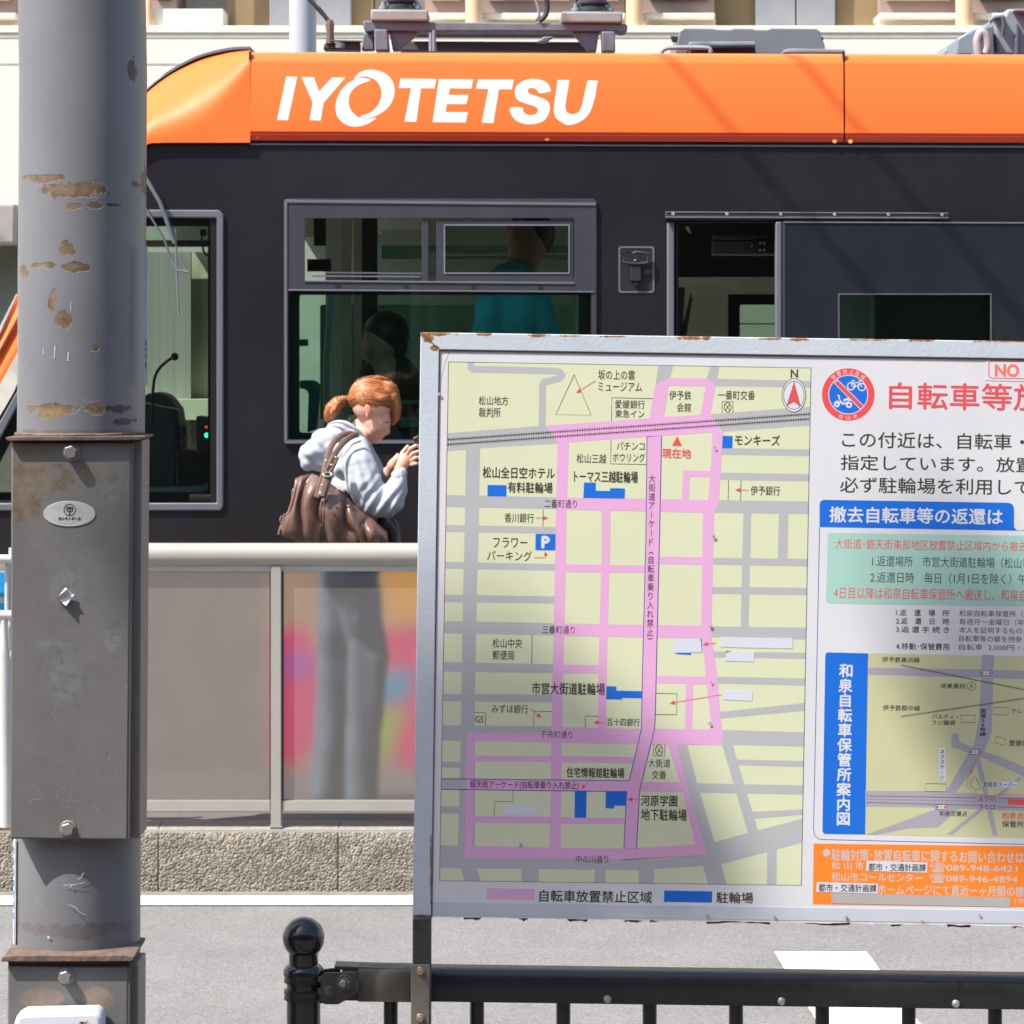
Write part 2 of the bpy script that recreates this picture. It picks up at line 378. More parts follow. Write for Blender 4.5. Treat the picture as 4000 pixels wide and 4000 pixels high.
# raised tram platform with its washed concrete kerb blocks
ZT = P(0, 3232, 10.48).z
box('tram_platform', (-14, 10.62, -.2), (14, 12.02, ZT-.01), slab)['kind'] = 'structure'
kerb = thing('platform_kerb', 'rough washed concrete kerb along the tram platform edge, below the glazed railing', 'kerb', (0, 10.45, 0))
def kerb_block(i):
    bm = bmesh.new(); w = .5912; nx, ny = 90, 16
    # profile: front face, rounded arris, top
    prof = [(10.45, 0), (10.45, .015), (10.4505, .03), (10.451, .045), (10.4515, .06), (10.452, .075), (10.4525, .09), (10.453, .105), (10.454, .12), (10.455, .135), (10.456, .15), (10.457, .168), (10.462, ZT-.014), (10.473, ZT-.003), (10.49, ZT), (10.55, ZT+.001), (10.63, ZT+.001)]
    rows = []
    for j, (y, z) in enumerate(prof):
        row = []
        for k in range(nx+1):
            x = w*k/nx; e = .0015 if k in (0, nx) else 0
            n_ = noise.noise(Vector((x*60+i*7, y*20, z*60))) *.0016 if j < 13 else noise.noise(Vector((x*16+i*7, y*10, 3)))*.0015
            row.append(bm.verts.new((x, y-n_+e, z)))
        rows.append(row)
    for a, b in zip(rows, rows[1:]):
        for k in range(nx):
            f = bm.faces.new([a[k], a[k+1], b[k+1], b[k]]); f.smooth = True
            f.material_index = 0 if a[0].co.z < ZT-.02 else 1
    for side in (0, nx):
        f = [r[side] for r in rows]+[bm.verts.new((rows[0][side].co.x, 10.63, 0))]
        bm.faces.new(f)
    return bm
x0 = P(620, 3400, 10.45).x
protos = []
for i in range(-14, 24):
    k = i % 3
    if i in (-14, -13, -12):
        bm = kerb_block(i); me_o = from_bm('kerb_block', bm, [kerbm, kcap], kerb); protos.append(me_o)
        me_o.location = (x0+i*.5925, 0, 0); 
    else:
        c = protos[k].copy(); COL.objects.link(c); c.parent = kerb; c.location = (x0+i*.5925, 0, 0)
mort = mat('mortar', (.36, .34, .31), .9)
tag(box('mortar_bed', (-9, 10.464, 0), (14, 10.62, ZT-.004), mort, kerb), kind='stuff')

# thin dirt line where kerb and road meet
ground_quad('gutter_strip', [(-30, 10.452), (30, 10.452), (30, 10.372), (-30, 10.372)], .003, mat('gutter_dirt', (.19, .175, .15), .9, var=.25, vscale=12))
# ================================================================ building across the street
YB = 21.0
cream = mat('cream_wall', (.72, .67, .56), .8, var=.06, vscale=2, bump=.002, bscale=30)
tan = mat('tan_column', (.66, .46, .27), .7, var=.06)
brown = mat('brown_window_frame', (.30, .215, .18), .6, var=.1)
brown2 = mat('brown_louvre', (.33, .25, .21), .6, var=.1, vscale=1.5)
olive = mat('olive_recess_wall', (.24, .17, .085), .8)
greyp = mat('grey_steel_door', (.23, .24, .26), .5, var=.08)
darkw = mat('dark_window_glass', (.05, .055, .06), .15)
shopm = mat('shopfront', (.2, .22, .18), .4)
bld = thing('commercial_building', 'cream rendered building with tan round columns and brown windows, behind the tram', 'building', (0, YB, 0))
box('wall', (-40, YB+.9, 0), (40, YB+2.5, 16), cream, bld)
bm = bmesh.new(); add_prism(bm, R(-15000, 108, 19000, 2600), YB, YB+.9, holes=[R(-800, 800, 70, 2300), R(1200, 750, 2400, 2300)])
from_bm('ground_floor_wall', bm, cream, bld)
prism('shopfront', R(-900, 840, 4000, 2550), YB+.6, YB+.7, shopm, bld)
prism('awning_beam', R(-900, 795, 60, 955), YB-.12, YB+.2, mat('taupe_beam', (.33, .29, .26), .7), bld, bevel=.02)
prism('ledge', R(-15000, 100, 19000, 128), YB-.012, YB+.9, cream, bld, bevel=.004)
prism('ledge', R(-15000, 138, 19000, 147), YB-.004, YB+.1, mat('ledge_groove', (.5, .46, .39), .8), bld)
prism('ledge', R(-15000, 245, 19000, 252), YB-.003, YB+.1, mat('ledge_groove_b', (.5, .46, .39), .8), bld)
def wrect(name, u0, v0, u1, v1, m, y0=.25, y1=.9, bev=0): return prism(name, R(u0, v0, u1, v1), YB+y0, YB+y1, m, bld, bevel=bev)
for (u0, u1, dark) in ((-300, 60, 0), (590, 690, 1), (1660, 1822, 0), (1886, 2250, 0), (2300, 2440, 0), (2516, 2790, 1), (3440, 3735, 0), (3806, 4300, 1)):
    wrect('window_frame', u0, -420, u1, 50, brown, .3)
    w = wrect('window', u0+25, -400, u1-25, 2, brown2 if not dark else darkw, .26, .31)
    wrect('sill', u0-4, 50, u1+4, 76, mat('pale_sill', (.62, .56, .46), .7), .12, .5, .01)
    wrect('spandrel', u0-6, 76, u1+6, 101, cream, .22)
for (u0, u1) in ((600, 870), ):
    wrect('spandrel', u0, 34, u1, 101, cream, .1)
for (u0, u1) in ((885, 1052), (1374, 1456), (2790, 2948), (3266, 3430)): wrect('recess_wall', u0, -420, u1, 101, olive, .5)
for (u0, u1) in ((1052, 1212), (1214, 1372), (2952, 3108), (3112, 3264)): wrect('steel_door', u0, -420, u1, 101, greyp, .42, .9, .008)
for uc, rp in ((578, 18), (1852, 34), (2481, 35), (3770, 35)):
    x = P(uc, 0, YB+.05).x; z0 = P(0, 101 if uc > 1000 else 98, YB+.05).z
    lathe('column', [(rp/S(YB), z0), (rp/S(YB), z0+3)], lambda z, x=x: (x, YB+.08), tan, bld, 24)
# a cornice above the frame so that the upper floor reads from other views
box('upper_wall', (-40, YB+.6, P(0, -420, YB).z), (40, YB+.9, 16), cream, bld)
# unseen office block added behind the camera to darken reflections in the tram paint
opp = thing('added_office_block', 'plain grey brown office block behind the camera, its side of the street', 'building', (0, -9, 0))
ow = mat('added_office_wall', (.07, .06, .055), .8); og = mat('added_office_glass', (.03, .035, .04), .2)
box('wall', (-45, -14, 0), (45, -9, 8.2), ow, opp)
base = None
for i in range(12):
    for j in range(2):
        a = (-42+i*7.2, -8.99, 2.2+j*3.2)
        if base is None: base = box('window', (a[0], -9.1, a[2]), (a[0]+5, -8.97, a[2]+1.9), og, opp); b0 = a
        else: dup(base, a[0]-b0[0], 0, a[2]-b0[2])
# steel utility pole behind the tram
up = thing('utility_pole', 'slim grey steel pole standing behind the tram roof', 'pole', (P(1183, 100, 16).x, 16, 0))
lathe('shaft', [(53/S(16), 0), (53/S(16), 9)], lambda z: (P(1183, 100, 16).x, 16), mat('pale_steel', (.42, .42, .45), .45, var=.05), up, 28)
# overhead span wires: their shadows cross the orange cowl and the black body
wm = mat('black_cable', (.03, .03, .03), .6)
YT = 12.2
for i, (u, v) in enumerate(((2765, 370), (3270, 370))):
    q = P(u, v, YT-.05); c = q+TO_SUN*(4.2/TO_SUN.z)
    d = Vector((.16, -.29, 0)).normalized()
    a, b = c-d*12, c+d*7
    w = tube('span_wire', [a, c, b], .0115, wm)
    tag(w, ['black overhead span wire crossing above the tram roof, nearer the lettering', 'black overhead span wire crossing above the tram roof, farther from the lettering'][i], 'wire', 'overhead wires above the tram')
# ================================================================ TRAM
TY = 12.2                                        # near side
TB = 14.45                                       # far side
body = mat('black_tram_paint', (.0160, .0138, .0165), .30, var=.12, vscale=1.5, bump=.0009, bscale=1.3, spec=.42)
orange = mat('orange_tram_paint', (.84, .148, .022), .36, var=.02, vscale=2, spec=.4)
red = mat('red_orange_lip', (.66, .045, .014), .4, var=.03)
wht = mat('white_vinyl', (.78, .78, .78), .5, var=.02)
greyf = mat('grey_window_frame', (.042, .042, .052), .4, var=.08)
greyl = mat('light_grey_trim', (.13, .13, .15), .38, var=.06)
rubber = mat('black_rubber', (.008, .008, .008), .6)
gls = glass('tinted_glass', (.74, .90, .82)); gls2 = glass('clear_glass', (.84, .88, .83)); gfar = glass('far_glass', (.36, .46, .38))
roofg = mat('grey_roof_steel', (.13, .15, .175), .55, var=.2, vscale=9, bump=.004, bscale=14)
roofl = mat('pale_roof_steel', (.22, .255, .29), .5, var=.14, vscale=7)
tram = thing('tram', 'black low floor tram with orange roof cowl and white lettering, one door open', 'tram', (P(2000, 0, TY).x, TY, .3))
ZBOT = 1350+1.5*S(TY)
# body side with real openings
side = [(-10, 1700), (120, 1360), (480, 640), (540, 575), (600, 553), (5200, 560), (5200, ZBOT), (-260, ZBOT), (-260, 2010)]
cabwin = [(150, 1430), (330, 1060), (430, 868), (470, 850), (815, 850), (822, 858), (822, 1962), (814, 1968), (-180, 1968), (-100, 1905)]
bm = bmesh.new()
add_prism(bm, side, TY, TY+.05, holes=[cabwin, rr(1168, 840, 2262, 1112, 8), rr(1130, 1138, 2308, 1716, 14), R(2640, 872, 3420, 2820)], bevel=0)
from_bm('body_side', bm, body, tram)
# drip edge under the orange cowl
bm = bmesh.new(); add_prism(bm, [(975, 560), (5200, 574), (5200, 580), (975, 566)], TY-.008, TY+.02); from_bm('drip_rail', bm, greyl, tram)
bm = bmesh.new(); add_prism(bm, [(975, 550), (5200, 563), (5200, 574), (975, 560)], TY+.004, TY+.03); from_bm('cowl_gap', bm, rubber, tram)
# orange cowl panels: flat face that rolls in at the top
def cowl_panel(ua, ub, top, bot, slope=.003):
    bm = bmesh.new(); rows = []
    prof = [(-.022, 0), (-.008, .845), (-.004, .885), (.006, .925), (.016, .95), (.034, .975), (.060, .992), (.10, 1.0), (.30, 1.01)]
    for dy, t in prof:
        row = []
        for u in (ua, ub):
            v = bot-(bot-top)*t+(u-975)*slope
            p = P(u, v, TY); row.append(bm.verts.new((p.x, TY+dy, p.z)))
        rows.append(row)
    for a, b in zip(rows, rows[1:]): bm.faces.new([a[0], a[1], b[1], b[0]]).smooth = True
    q = [bm.verts.new((rows[0][k].co.x, TY+.02, rows[0][k].co.z)) for k in (0, 1)]
    bm.faces.new([q[0], q[1], rows[0][1], rows[0][0]])
    for k in (0, 1):
        bm.faces.new([r[k] for r in rows]+[q[k]])
    return bm
for ua, ub in ((979, 3293), (3300, 5200)):
    from_bm('roof_cowl', cowl_panel(ua, ub, 196, 527), orange, tram, smooth=True, angle=40)
def slope_v(u, v): return v+(u-975)*.003
for ua, ub in ((979, 3293), (3300, 5200)):
    bm = bmesh.new()
    r0 = [P(ua, slope_v(ua, 514), TY), P(ub, slope_v(ub, 514), TY), P(ub, slope_v(ub, 549), TY), P(ua, slope_v(ua, 549), TY)]
    dy = (-.0265, -.0265, -.012, -.012)
    f = [bm.verts.new((p.x, TY+d, p.z)) for p, d in zip(r0, dy)]; g = [bm.verts.new((p.x, TY+.03, p.z)) for p in r0]
    bm.faces.new(f)
    for k in range(4): bm.faces.new([f[k], f[(k+1) % 4], g[(k+1) % 4], g[k]])
    from_bm('cowl_lip', bm, red, tram)
prism('cowl_joint', [(3292, 200), (3301, 200), (3303, 560), (3291, 560)], TY-.005, TY+.02, rubber, tram)
prism('cowl_joint', [(972, 200), (980, 200), (978, 560), (969, 560)], TY-.008, TY+.02, rubber, tram)
for u, v in ((1007, 532), (2137, 541), (3260, 551), (3322, 552)): bolt('cowl_bolt', u, v, TY-.010, 9, .006, mat('orange_bolt', (.9, .35, .1), .4) if u == 1007 else bpy.data.materials['orange_bolt'], tram, hexa=False, washer=False)
# rounded orange front end and pillar
sil = smooth_path([(977, 188, 0), (900, 192, 0), (800, 214, 0), (720, 248, 0), (640, 296, 0), (570, 354, 0), (480, 450, 0), (380, 590, 0), (260, 800, 0), (150, 1000, 0), (62, 1164, 0), (0, 1279, 0), (-120, 1500, 0), (-260, 1800, 0)], 5)
inn = smooth_path([(977, 557, 0), (900, 557, 0), (800, 557, 0), (700, 557, 0), (620, 558, 0), (572, 566, 0), (500, 625, 0), (420, 750, 0), (320, 930, 0), (190, 1160, 0), (59, 1394, 0), (0, 1500, 0), (-120, 1715, 0), (-260, 1970, 0)], 5)
bm = bmesh.new(); rows = []
for i, (a, b) in enumerate(zip(sil, inn)):
    row = []; n = 24
    wid = (Vector(a)-Vector(b)).length
    for k in range(n+1):
        t = k/n; e = t
        dist = (1-t)*wid; depth = 0.0
        fr = max(0, min(1, (977-a[0])/330)); Rr = .10+.36*fr
        sft = max(0, t-.84*(1-fr)**2)/(1-.84*(1-fr)**2)
        depth = (.10+.42*fr)*(sft**3)+.014*t*(1-fr)-.022
        u = b[0]+(a[0]-b[0])*t; v = b[1]+(a[1]-b[1])*t
        Y = TY+depth; p = P(u, v, Y); row.append(bm.verts.new(p))
    rows.append(row)
for a, b in zip(rows, rows[1:]):
    for k in range(24): bm.faces.new([a[k], b[k], b[k+1], a[k+1]]).smooth = True
from_bm('front_cowl', bm, mat('orange_nose_paint', (.84, .148, .022), .52, var=.02, spec=.35), tram, smooth=True)
# dark seal and roof skin running across behind the silhouette, then the windscreen
for nm, rng, mm in (('front_skin', [a for a in sil if a[0] > 380], mat('dark_grey_skin', (.05, .05, .065), .4)), ('windscreen', [a for a in sil if a[0] < 395], gls2)):
    bm = bmesh.new(); prev = None
    for a in rng:
        fr = max(0, min(1, (977-a[0])/330)); Y0 = TY+.10+.36*fr-.05
        p = P(a[0], a[1]-7, Y0); q = Vector((p.x, 14.0, p.z+.0)); c = P(a[0], a[1]+4, Y0)
        cur = [bm.verts.new(c), bm.verts.new(p), bm.verts.new(q)]
        if prev:
            for k in (0, 1): bm.faces.new([prev[k], cur[k], cur[k+1], prev[k+1]]).smooth = True
        prev = cur
    from_bm(nm, bm, mm, tram, smooth=True)
prism('pillar_seal', [(62, 1150), (66, 1152), (4, 1290), (-256, 1790), (-262, 1788), (0, 1272)], TY-.03, TY+.1, mat('pale_seal', (.6, .58, .52), .5), tram)
# lettering on the cowl
ZL = zf(1000, 0, .67288)
bm = bmesh.new(); LY = TY-.0223
def LP(pts): return [ZL(*p) for p in pts]
flat_poly(bm, LP([(175, 443), (238, 445), (185, 698), (122, 696)]), LY)                                                       # I
flat_poly(bm, LP([(264, 447), (335, 447), (366, 530), (440, 449), (517, 449), (392, 596), (375, 699), (312, 697), (328, 592)]), LY)  # Y
def arc(cx, cy, rx, ry, a0, a1, n, rot=0):
    out = []
    for k in range(n+1):
        a = math.radians(a0+(a1-a0)*k/n); x, y = rx*math.cos(a), ry*math.sin(a)
        c, s = math.cos(rot), math.sin(rot); out.append((cx+x*c-y*s, cy+x*s+y*c))
    return out
OL = smooth_path([(660, 458, 0), (600, 452, 0), (540, 478, 0), (490, 530, 0), (463, 600, 0), (470, 670, 0), (510, 715, 0), (570, 735, 0), (640, 722, 0), (696, 688, 0)], 5)
OLi = smooth_path([(696, 683, 0), (645, 690, 0), (595, 680, 0), (555, 645, 0), (538, 600, 0), (543, 550, 0), (570, 510, 0), (610, 485, 0), (660, 468, 0)], 5)
flat_poly(bm, LP([(p[0], p[1]) for p in OL]+[(p[0], p[1]) for p in OLi]), LY-.00005)
OR = smooth_path([(572, 447, 0), (610, 415, 0), (670, 403, 0), (740, 420, 0), (787, 462, 0), (804, 520, 0), (795, 575, 0), (760, 630, 0), (700, 670, 0), (650, 685, 0), (608, 683, 0)], 5)
ORi = smooth_path([(609, 672, 0), (660, 655, 0), (700, 620, 0), (725, 570, 0), (727, 520, 0), (705, 475, 0), (665, 450, 0), (620, 443, 0), (572, 458, 0)], 5)
flat_poly(bm, LP([(p[0], p[1]) for p in OR]+[(p[0], p[1]) for p in ORi]), LY)
flat_poly(bm, LP([(838, 455), (1047, 457), (1035, 512), (957, 511), (930, 707), (862, 706), (900, 510), (828, 509)]), LY)        # T
flat_poly(bm, LP([(1062, 458), (1261, 459), (1250, 513), (1125, 512), (1117, 550), (1232, 551), (1221, 604), (1108, 603), (1100, 650), (1230, 651), (1217, 711), (1025, 709)]), LY)  # E
flat_poly(bm, LP([(1290, 460), (1497, 461), (1485, 518), (1410, 517), (1378, 714), (1310, 712), (1350, 515), (1277, 514)]), LY)   # T
sc = smooth_path([(1700, 545, 0), (1655, 505, 0), (1600, 488, 0), (1556, 505, 0), (1545, 545, 0), (1590, 578, 0), (1640, 595, 0), (1678, 632, 0), (1645, 678, 0), (1580, 691, 0), (1530, 672, 0), (1507, 625, 0)], 5)
bm2 = bmesh.new()
S_ = LP([(1714, 528), (1650, 540), (1625, 515), (1590, 510), (1578, 525), (1590, 545), (1650, 565), (1695, 590), (1705, 640), (1670, 700), (1590, 722), (1520, 705), (1482, 665), (1478, 625), (1545, 625), (1552, 650), (1585, 668), (1622, 663), (1638, 640), (1620, 618), (1560, 598), (1515, 575), (1503, 530), (1520, 490), (1570, 462), (1630, 458), (1690, 480)])
S_ = [(p.x, p.y) for p in smooth_path([(a, b, 0) for a, b in S_+S_[:1]], 4)][:-1]; flat_poly(bm, S_, LY)  # S
ZR = zf(2300, 0, .88)
def sm2(pts): return [(p.x, p.y) for p in smooth_path([(a, b, 0) for a, b in pts], 5)]
flat_poly(bm, [ZL(1752, 463), ZL(1820, 464)]+sm2([ZL(1800, 580), ZL(1796, 630), ZL(1812, 656), ZL(1845, 663), ZL(1878, 645), ZL(1895, 600), ZL(1908, 540)])+[ZL(1925, 466), (2335, 314)]+sm2([(2325, 375), (2308, 430), (2285, 462), (2250, 482), (2215, 488), ZL(1780, 712), ZL(1742, 685), ZL(1730, 640), ZL(1735, 580)]), LY)  # U
bm2.free()
for v in bm.verts:                              # the decals lie on the slightly leaning face
    vv = HZ+(CAM_H-v.co.z)*F/TY; v.co.y = TY-.0224+.014*max(0, (527-vv))/280+(v.co.y-LY)*.2
o = from_bm('lettering', bm, wht, tram); o['label'] = 'white italic letters IYOTETSU'
# ---- main side window
WY = TY-.012
bm = bmesh.new(); add_prism(bm, rr(1110, 776, 2330, 1734, 18), WY, TY+.004, holes=[rr(1190, 852, 2244, 1098, 6), rr(1126, 1136, 2310, 1718, 12)], bevel=.003)
win = from_bm('window', bm, greyf, tram)
for pts in ([(1112, 780), (2328, 792), (2328, 803), (1122, 792)], [(1110, 782), (1122, 792), (1122, 1722), (1110, 1730)], [(1112, 1733), (1122, 1722), (2328, 1722), (2328, 1733)], [(1126, 1130), (2320, 1137), (2320, 1143), (1126, 1136)], [(1190, 1094), (2244, 1103), (2244, 1110), (1190, 1101)]):
    prism('window_trim', pts, WY-.004, WY+.006, greyl, win, bevel=.001)
for u in (1320, 1586, 1850, 2112): prism('drain_slot', rr(u-11, 1113+(u-1320)*.008, u+11, 1121+(u-1320)*.008, 4), WY-.0022, WY+.001, rubber, win)
prism('pane', R(1120, 1130, 2314, 1722), TY+.014, TY+.020, gls, win)
bm = bmesh.new(); add_prism(bm, R(1118, 1128, 2316, 1724), TY+.022, TY+.026, holes=[rr(1170, 1152, 2262, 1690, 10)]); from_bm('glass_border', bm, rubber, win)
# slider
bm = bmesh.new(); add_prism(bm, R(1648, 858, 1674, 1100), TY-.006, TY+.02, bevel=.002); from_bm('window_post', bm, greyf, win)
bm = bmesh.new(); add_prism(bm, R(1705, 862, 2240, 1104), TY-.006, TY+.024, holes=[R(1737, 880, 2222, 1066)], bevel=.002); from_bm('sliding_sash', bm, greyf, win)
bm = bmesh.new(); add_prism(bm, R(1734, 877, 2225, 1069), TY-.009, TY-.004, holes=[R(1738, 881, 2221, 1065)]); from_bm('sash_bead', bm, mat('bright_bead', (.24, .24, .26), .3), win)
prism('pane', R(1730, 875, 2228, 1072), TY+.006, TY+.010, gls2, win)
prism('pane', R(1668, 858, 1710, 1100), TY+.03, TY+.034, gls2, win)
prism('window_track', [(1220, 1075), (1640, 1078), (1640, 1084), (1220, 1081)], TY+.0, TY+.03, greyl, win)
prism('window_track', [(1270, 1062), (1700, 1066), (1700, 1071), (1270, 1067)], TY+.03, TY+.05, greyl, win)
# ---- cab window
cabo = [(110, 1450), (310, 1040), (418, 838), (455, 818), (855, 820), (873, 838), (873, 1980), (862, 1996), (-240, 1996), (-160, 1925)]
bm = bmesh.new(); add_prism(bm, cabo, WY, TY+.004, holes=[[(150, 1430), (330, 1060), (430, 868), (470, 850), (846, 851), (846, 1965), (-180, 1965), (-100, 1905)]], bevel=.006)
cw = from_bm('cab_window', bm, greyl, tram)
bm = bmesh.new(); add_prism(bm, [(-220, 1990), (110, 1440), (420, 840), (860, 840), (860, 1990)], TY+.024, TY+.028, holes=[[(180, 1460), (345, 1090), (455, 884), (812, 884), (812, 1922), (-60, 1922)]]); from_bm('glass_border', bm, rubber, cw)
prism('pane', [(100, 1450), (420, 840), (855, 840), (855, 1975), (-200, 1975)], TY+.014, TY+.020, gls2, cw)
# wiper arms and mast reflected / hanging in front of the cab glass
wp = mat('steel_rod', (.26, .26, .27), .35, metal=.6)
tube('wiper_arm', [P(480, 560, TY-.06), P(575, 705, TY-.06), P(625, 790, TY-.05), P(683, 950, TY-.03)], .0085, wp, tram)
tube('wiper_arm', [P(500, 700, TY-.05), P(575, 825, TY-.05), P(640, 930, TY-.03), P(668, 1010, TY-.02)], .004, wp, tram)
tube('wiper_arm', [P(686, 893, TY-.03), P(690, 1060, TY-.03), P(699, 1230, TY-.03)], .004, wp, tram)
tube('mirror_bracket', [P(670, 1010, TY-.03), P(692, 1055, TY-.03), P(735, 1062, TY-.03)], .005, wp, tram)
tube('mirror_bracket', [P(704, 1010, TY-.03), P(728, 1055, TY-.03)], .004, wp, tram)
# ---- latch recess
bm = bmesh.new(); add_prism(bm, rr(2416, 962, 2556, 1144, 10), TY-.003, TY+.002, holes=[rr(2423, 969, 2549, 1137, 8)]); lt = from_bm('latch_surround', bm, mat('recess_edge', (.13, .13, .15), .3), tram)
prism('latch_plate', R(2423, 969, 2549, 1137), TY-.0008, TY+.0005, rubber, lt)
ml = mat('black_metal_latch', (.05, .05, .055), .3, metal=.4)
tube('latch_handle', [P(2434, 990, TY-.02), P(2434, 1025, TY-.02), P(2470, 1030, TY-.02), P(2500, 1030, TY-.02), P(2530, 1025, TY-.02), P(2532, 990, TY-.02), P(2480, 984, TY-.02)], .006, ml, lt, closed=True)
prism('latch_body', rr(2462, 1038, 2504, 1098, 8), TY-.02, TY, ml, lt, bevel=.003)
bolt('latch_screw', 2484, 1022, TY-.012, 9, .012, ml, lt, hexa=False, washer=False); bolt('latch_screw', 2484, 1110, TY-.001, 9, .012, ml, lt, hexa=False, washer=False)
# ---- door
bm = bmesh.new(); add_prism(bm, [(2600, 828), (3705, 833), (3705, 858), (2600, 855)], TY-.06, TY, bevel=.004); hr = from_bm('door_track', bm, mat('dark_track', (.05, .05, .058), .3), tram)
prism('track_lip', [(2600, 826), (3705, 831), (3705, 834), (2600, 829)], TY-.064, TY-.05, mat('track_edge', (.22, .22, .24), .3), hr)
prism('track_lip', [(2600, 846), (3705, 849), (3705, 852), (2600, 849)], TY-.064, TY-.05, bpy.data.materials['track_edge'], hr)
sb = None
for i in range(6):
    u = 2630+i*209
    if sb is None: sb = bolt('track_screw', u, 836, TY-.06, 6, .005, mat('screw_steel', (.6, .6, .6), .3, metal=.7), hr, hexa=False, washer=False)
    else: dup(sb, (i*209)/S(TY), 0, -i*.0008)
prism('door_jamb', R(2606, 868, 2634, 3040), TY-.02, TY+.06, greyl, tram, bevel=.006)
prism('door_jamb', R(2634, 868, 2650, 3040), TY+.0, TY+.20, body, tram)
DY = TY-.055
bm = bmesh.new(); add_prism(bm, [(3036, 866), (5000, 874), (5000, 3040), (3036, 3040)], DY, DY+.04, holes=[R(3276, 1148, 3872, 2700)], bevel=.003)
door = from_bm('door', bm, mat('black_door_paint', (.0125, .0145, .0185), .40, var=.1, spec=.3), tram)
prism('door_edge', [(3030, 868), (3052, 865), (3052, 3040), (3030, 3040)], DY-.006, DY+.045, greyl, door, bevel=.004)
prism('door_edge', [(3052, 864), (3068, 864), (3068, 3040), (3052, 3040)], DY-.002, DY+.02, greyf, door, bevel=.002)
prism('door_edge', [(3060, 864), (5000, 871), (5000, 877), (3060, 870)], DY-.004, DY+.01, greyl, door)
prism('pane', R(3270, 1142, 3880, 2706), DY+.012, DY+.018, gls, door)
bm = bmesh.new(); add_prism(bm, R(3274, 1146, 3874, 2702), DY-.003, DY+.004, holes=[R(3279, 1151, 3869, 2698)]); from_bm('pane_seal', bm, mat('seal_grey', (.10, .10, .11), .4), door)
# ---- colourful advert film on the lower side, blurred through the frosted railing panel
def noise_print(name, stops, scale):
    m = mat(name, (.5, .5, .5), .5); t = m.node_tree; b = t.nodes['Principled BSDF']
    r = t.nodes.new('ShaderNodeValToRGB'); r.color_ramp.interpolation = 'CONSTANT'
    while len(r.color_ramp.elements) < len(stops): r.color_ramp.elements.new(.5)
    for e, (p, c) in zip(r.color_ramp.elements, stops): e.position = p; e.color = (*c, 1)
    g = t.nodes.new('ShaderNodeNewGeometry'); v = t.nodes.new('ShaderNodeTexVoronoi'); v.inputs['Scale'].default_value = scale
    t.links.new(g.outputs['Position'], v.inputs['Vector']); s = t.nodes.new('ShaderNodeSeparateColor'); t.links.new(v.outputs['Color'], s.inputs[0])
    t.links.new(s.outputs[0], r.inputs[0]); t.links.new(r.outputs[0], b.inputs['Base Color']); return m
ad = prism('advert_film', R(1040, 2190, 2500, 3060), TY-.006, TY-.001, mat('tan_film', (.56, .36, .22), .5), tram)
for nm, pts, c in (('pink', [(1060, 2470), (1190, 2440), (1260, 2600), (1240, 2900), (1150, 3000), (1060, 2960)], (.85, .06, .18)),
                   ('pink', [(1470, 2470), (1700, 2440), (1720, 3010), (1560, 3000), (1500, 2800), (1570, 2700)], (.85, .08, .20)),
                   ('yellow', [(1490, 2200), (1700, 2200), (1700, 2420), (1520, 2440)], (.9, .42, .06)),
                   ('orange', [(1060, 2980), (1300, 3000), (1300, 3060), (1060, 3060)], (.85, .32, .06)),
                   ('blue', [(1490, 2640), (1620, 2600), (1600, 2730), (1480, 2760)], (.10, .35, .55)),
                   ('green', [(1440, 2790), (1590, 2760), (1520, 2960), (1430, 2960)], (.40, .50, .08)),
                   ('violet', [(1100, 2560), (1220, 2550), (1210, 2640), (1110, 2640)], (.45, .1, .45))):
    if 'film_'+nm not in bpy.data.materials: mat('film_'+nm, c, .5, var=.03)
    o = prism('printed_shape', pts, TY-.0072 if nm in ('pink', 'yellow', 'orange') else TY-.0085, TY-.0062, bpy.data.materials['film_'+nm], ad)
prism('lower_skirt', R(-200, 2190, 1036, 3060), TY-.006, TY-.001, mat('taupe_skirt', (.30, .245, .21), .5), tram)
# ---- inside
ceil = mat('dark_ceiling', (.30, .29, .26), .7); inw = mat('beige_lining', (.62, .58, .44), .6); ing = mat('grey_green_lining', (.34, .39, .34), .6)
dk = mat('dark_fitting', (.02, .02, .021), .5)
zf0, zc = .42, P(0, 560, TY).z
box('floor', (-3.4, TY+.06, .36), (6, TB, zf0), mat('tram_floor', (.3, .3, .28), .6), tram)
box('roof', (-1.05, TY+.06, zc+.0), (6, TB, zc+.06), roofg, tram)
box('ceiling', (-1.05, TY+.06, zc-.12), (6, TB, zc-.02), ceil, tram)
bm = bmesh.new()
FYI = TB-.04
add_prism(bm, [(640, 560), (5600, 560), (5600, 2400), (100, 2400), (100, 1700), (400, 1000)], FYI, TB, holes=[rr(560, 1010, 860, 1650, 10), rr(1490, 958, 2260, 1012, 4), rr(1250, 1190, 2240, 1640, 10), rr(2890, 1190, 3560, 1700, 10), R(3700, 900, 5000, 2300)])
from_bm('far_side', bm, ing, tram)
for h in (R(552, 1002, 868, 1658), R(1485, 955, 2265, 1016), R(1240, 1180, 2250, 1650), R(2880, 1180, 3570, 1710), R(3690, 890, 5010, 2310)): prism('far_pane', h, TB-.03, TB-.025, gfar, tram)
bm = bmesh.new(); add_prism(bm, R(2845, 1150, 3620, 1750), FYI-.03, FYI-.005, holes=[rr(2890, 1190, 3560, 1700, 6)]); from_bm('far_window_frame', bm, dk, tram)
prism('far_bar', R(2890, 1262, 3560, 1268), FYI-.02, FYI, mat('pale_bar', (.6, .65, .55), .5), tram)
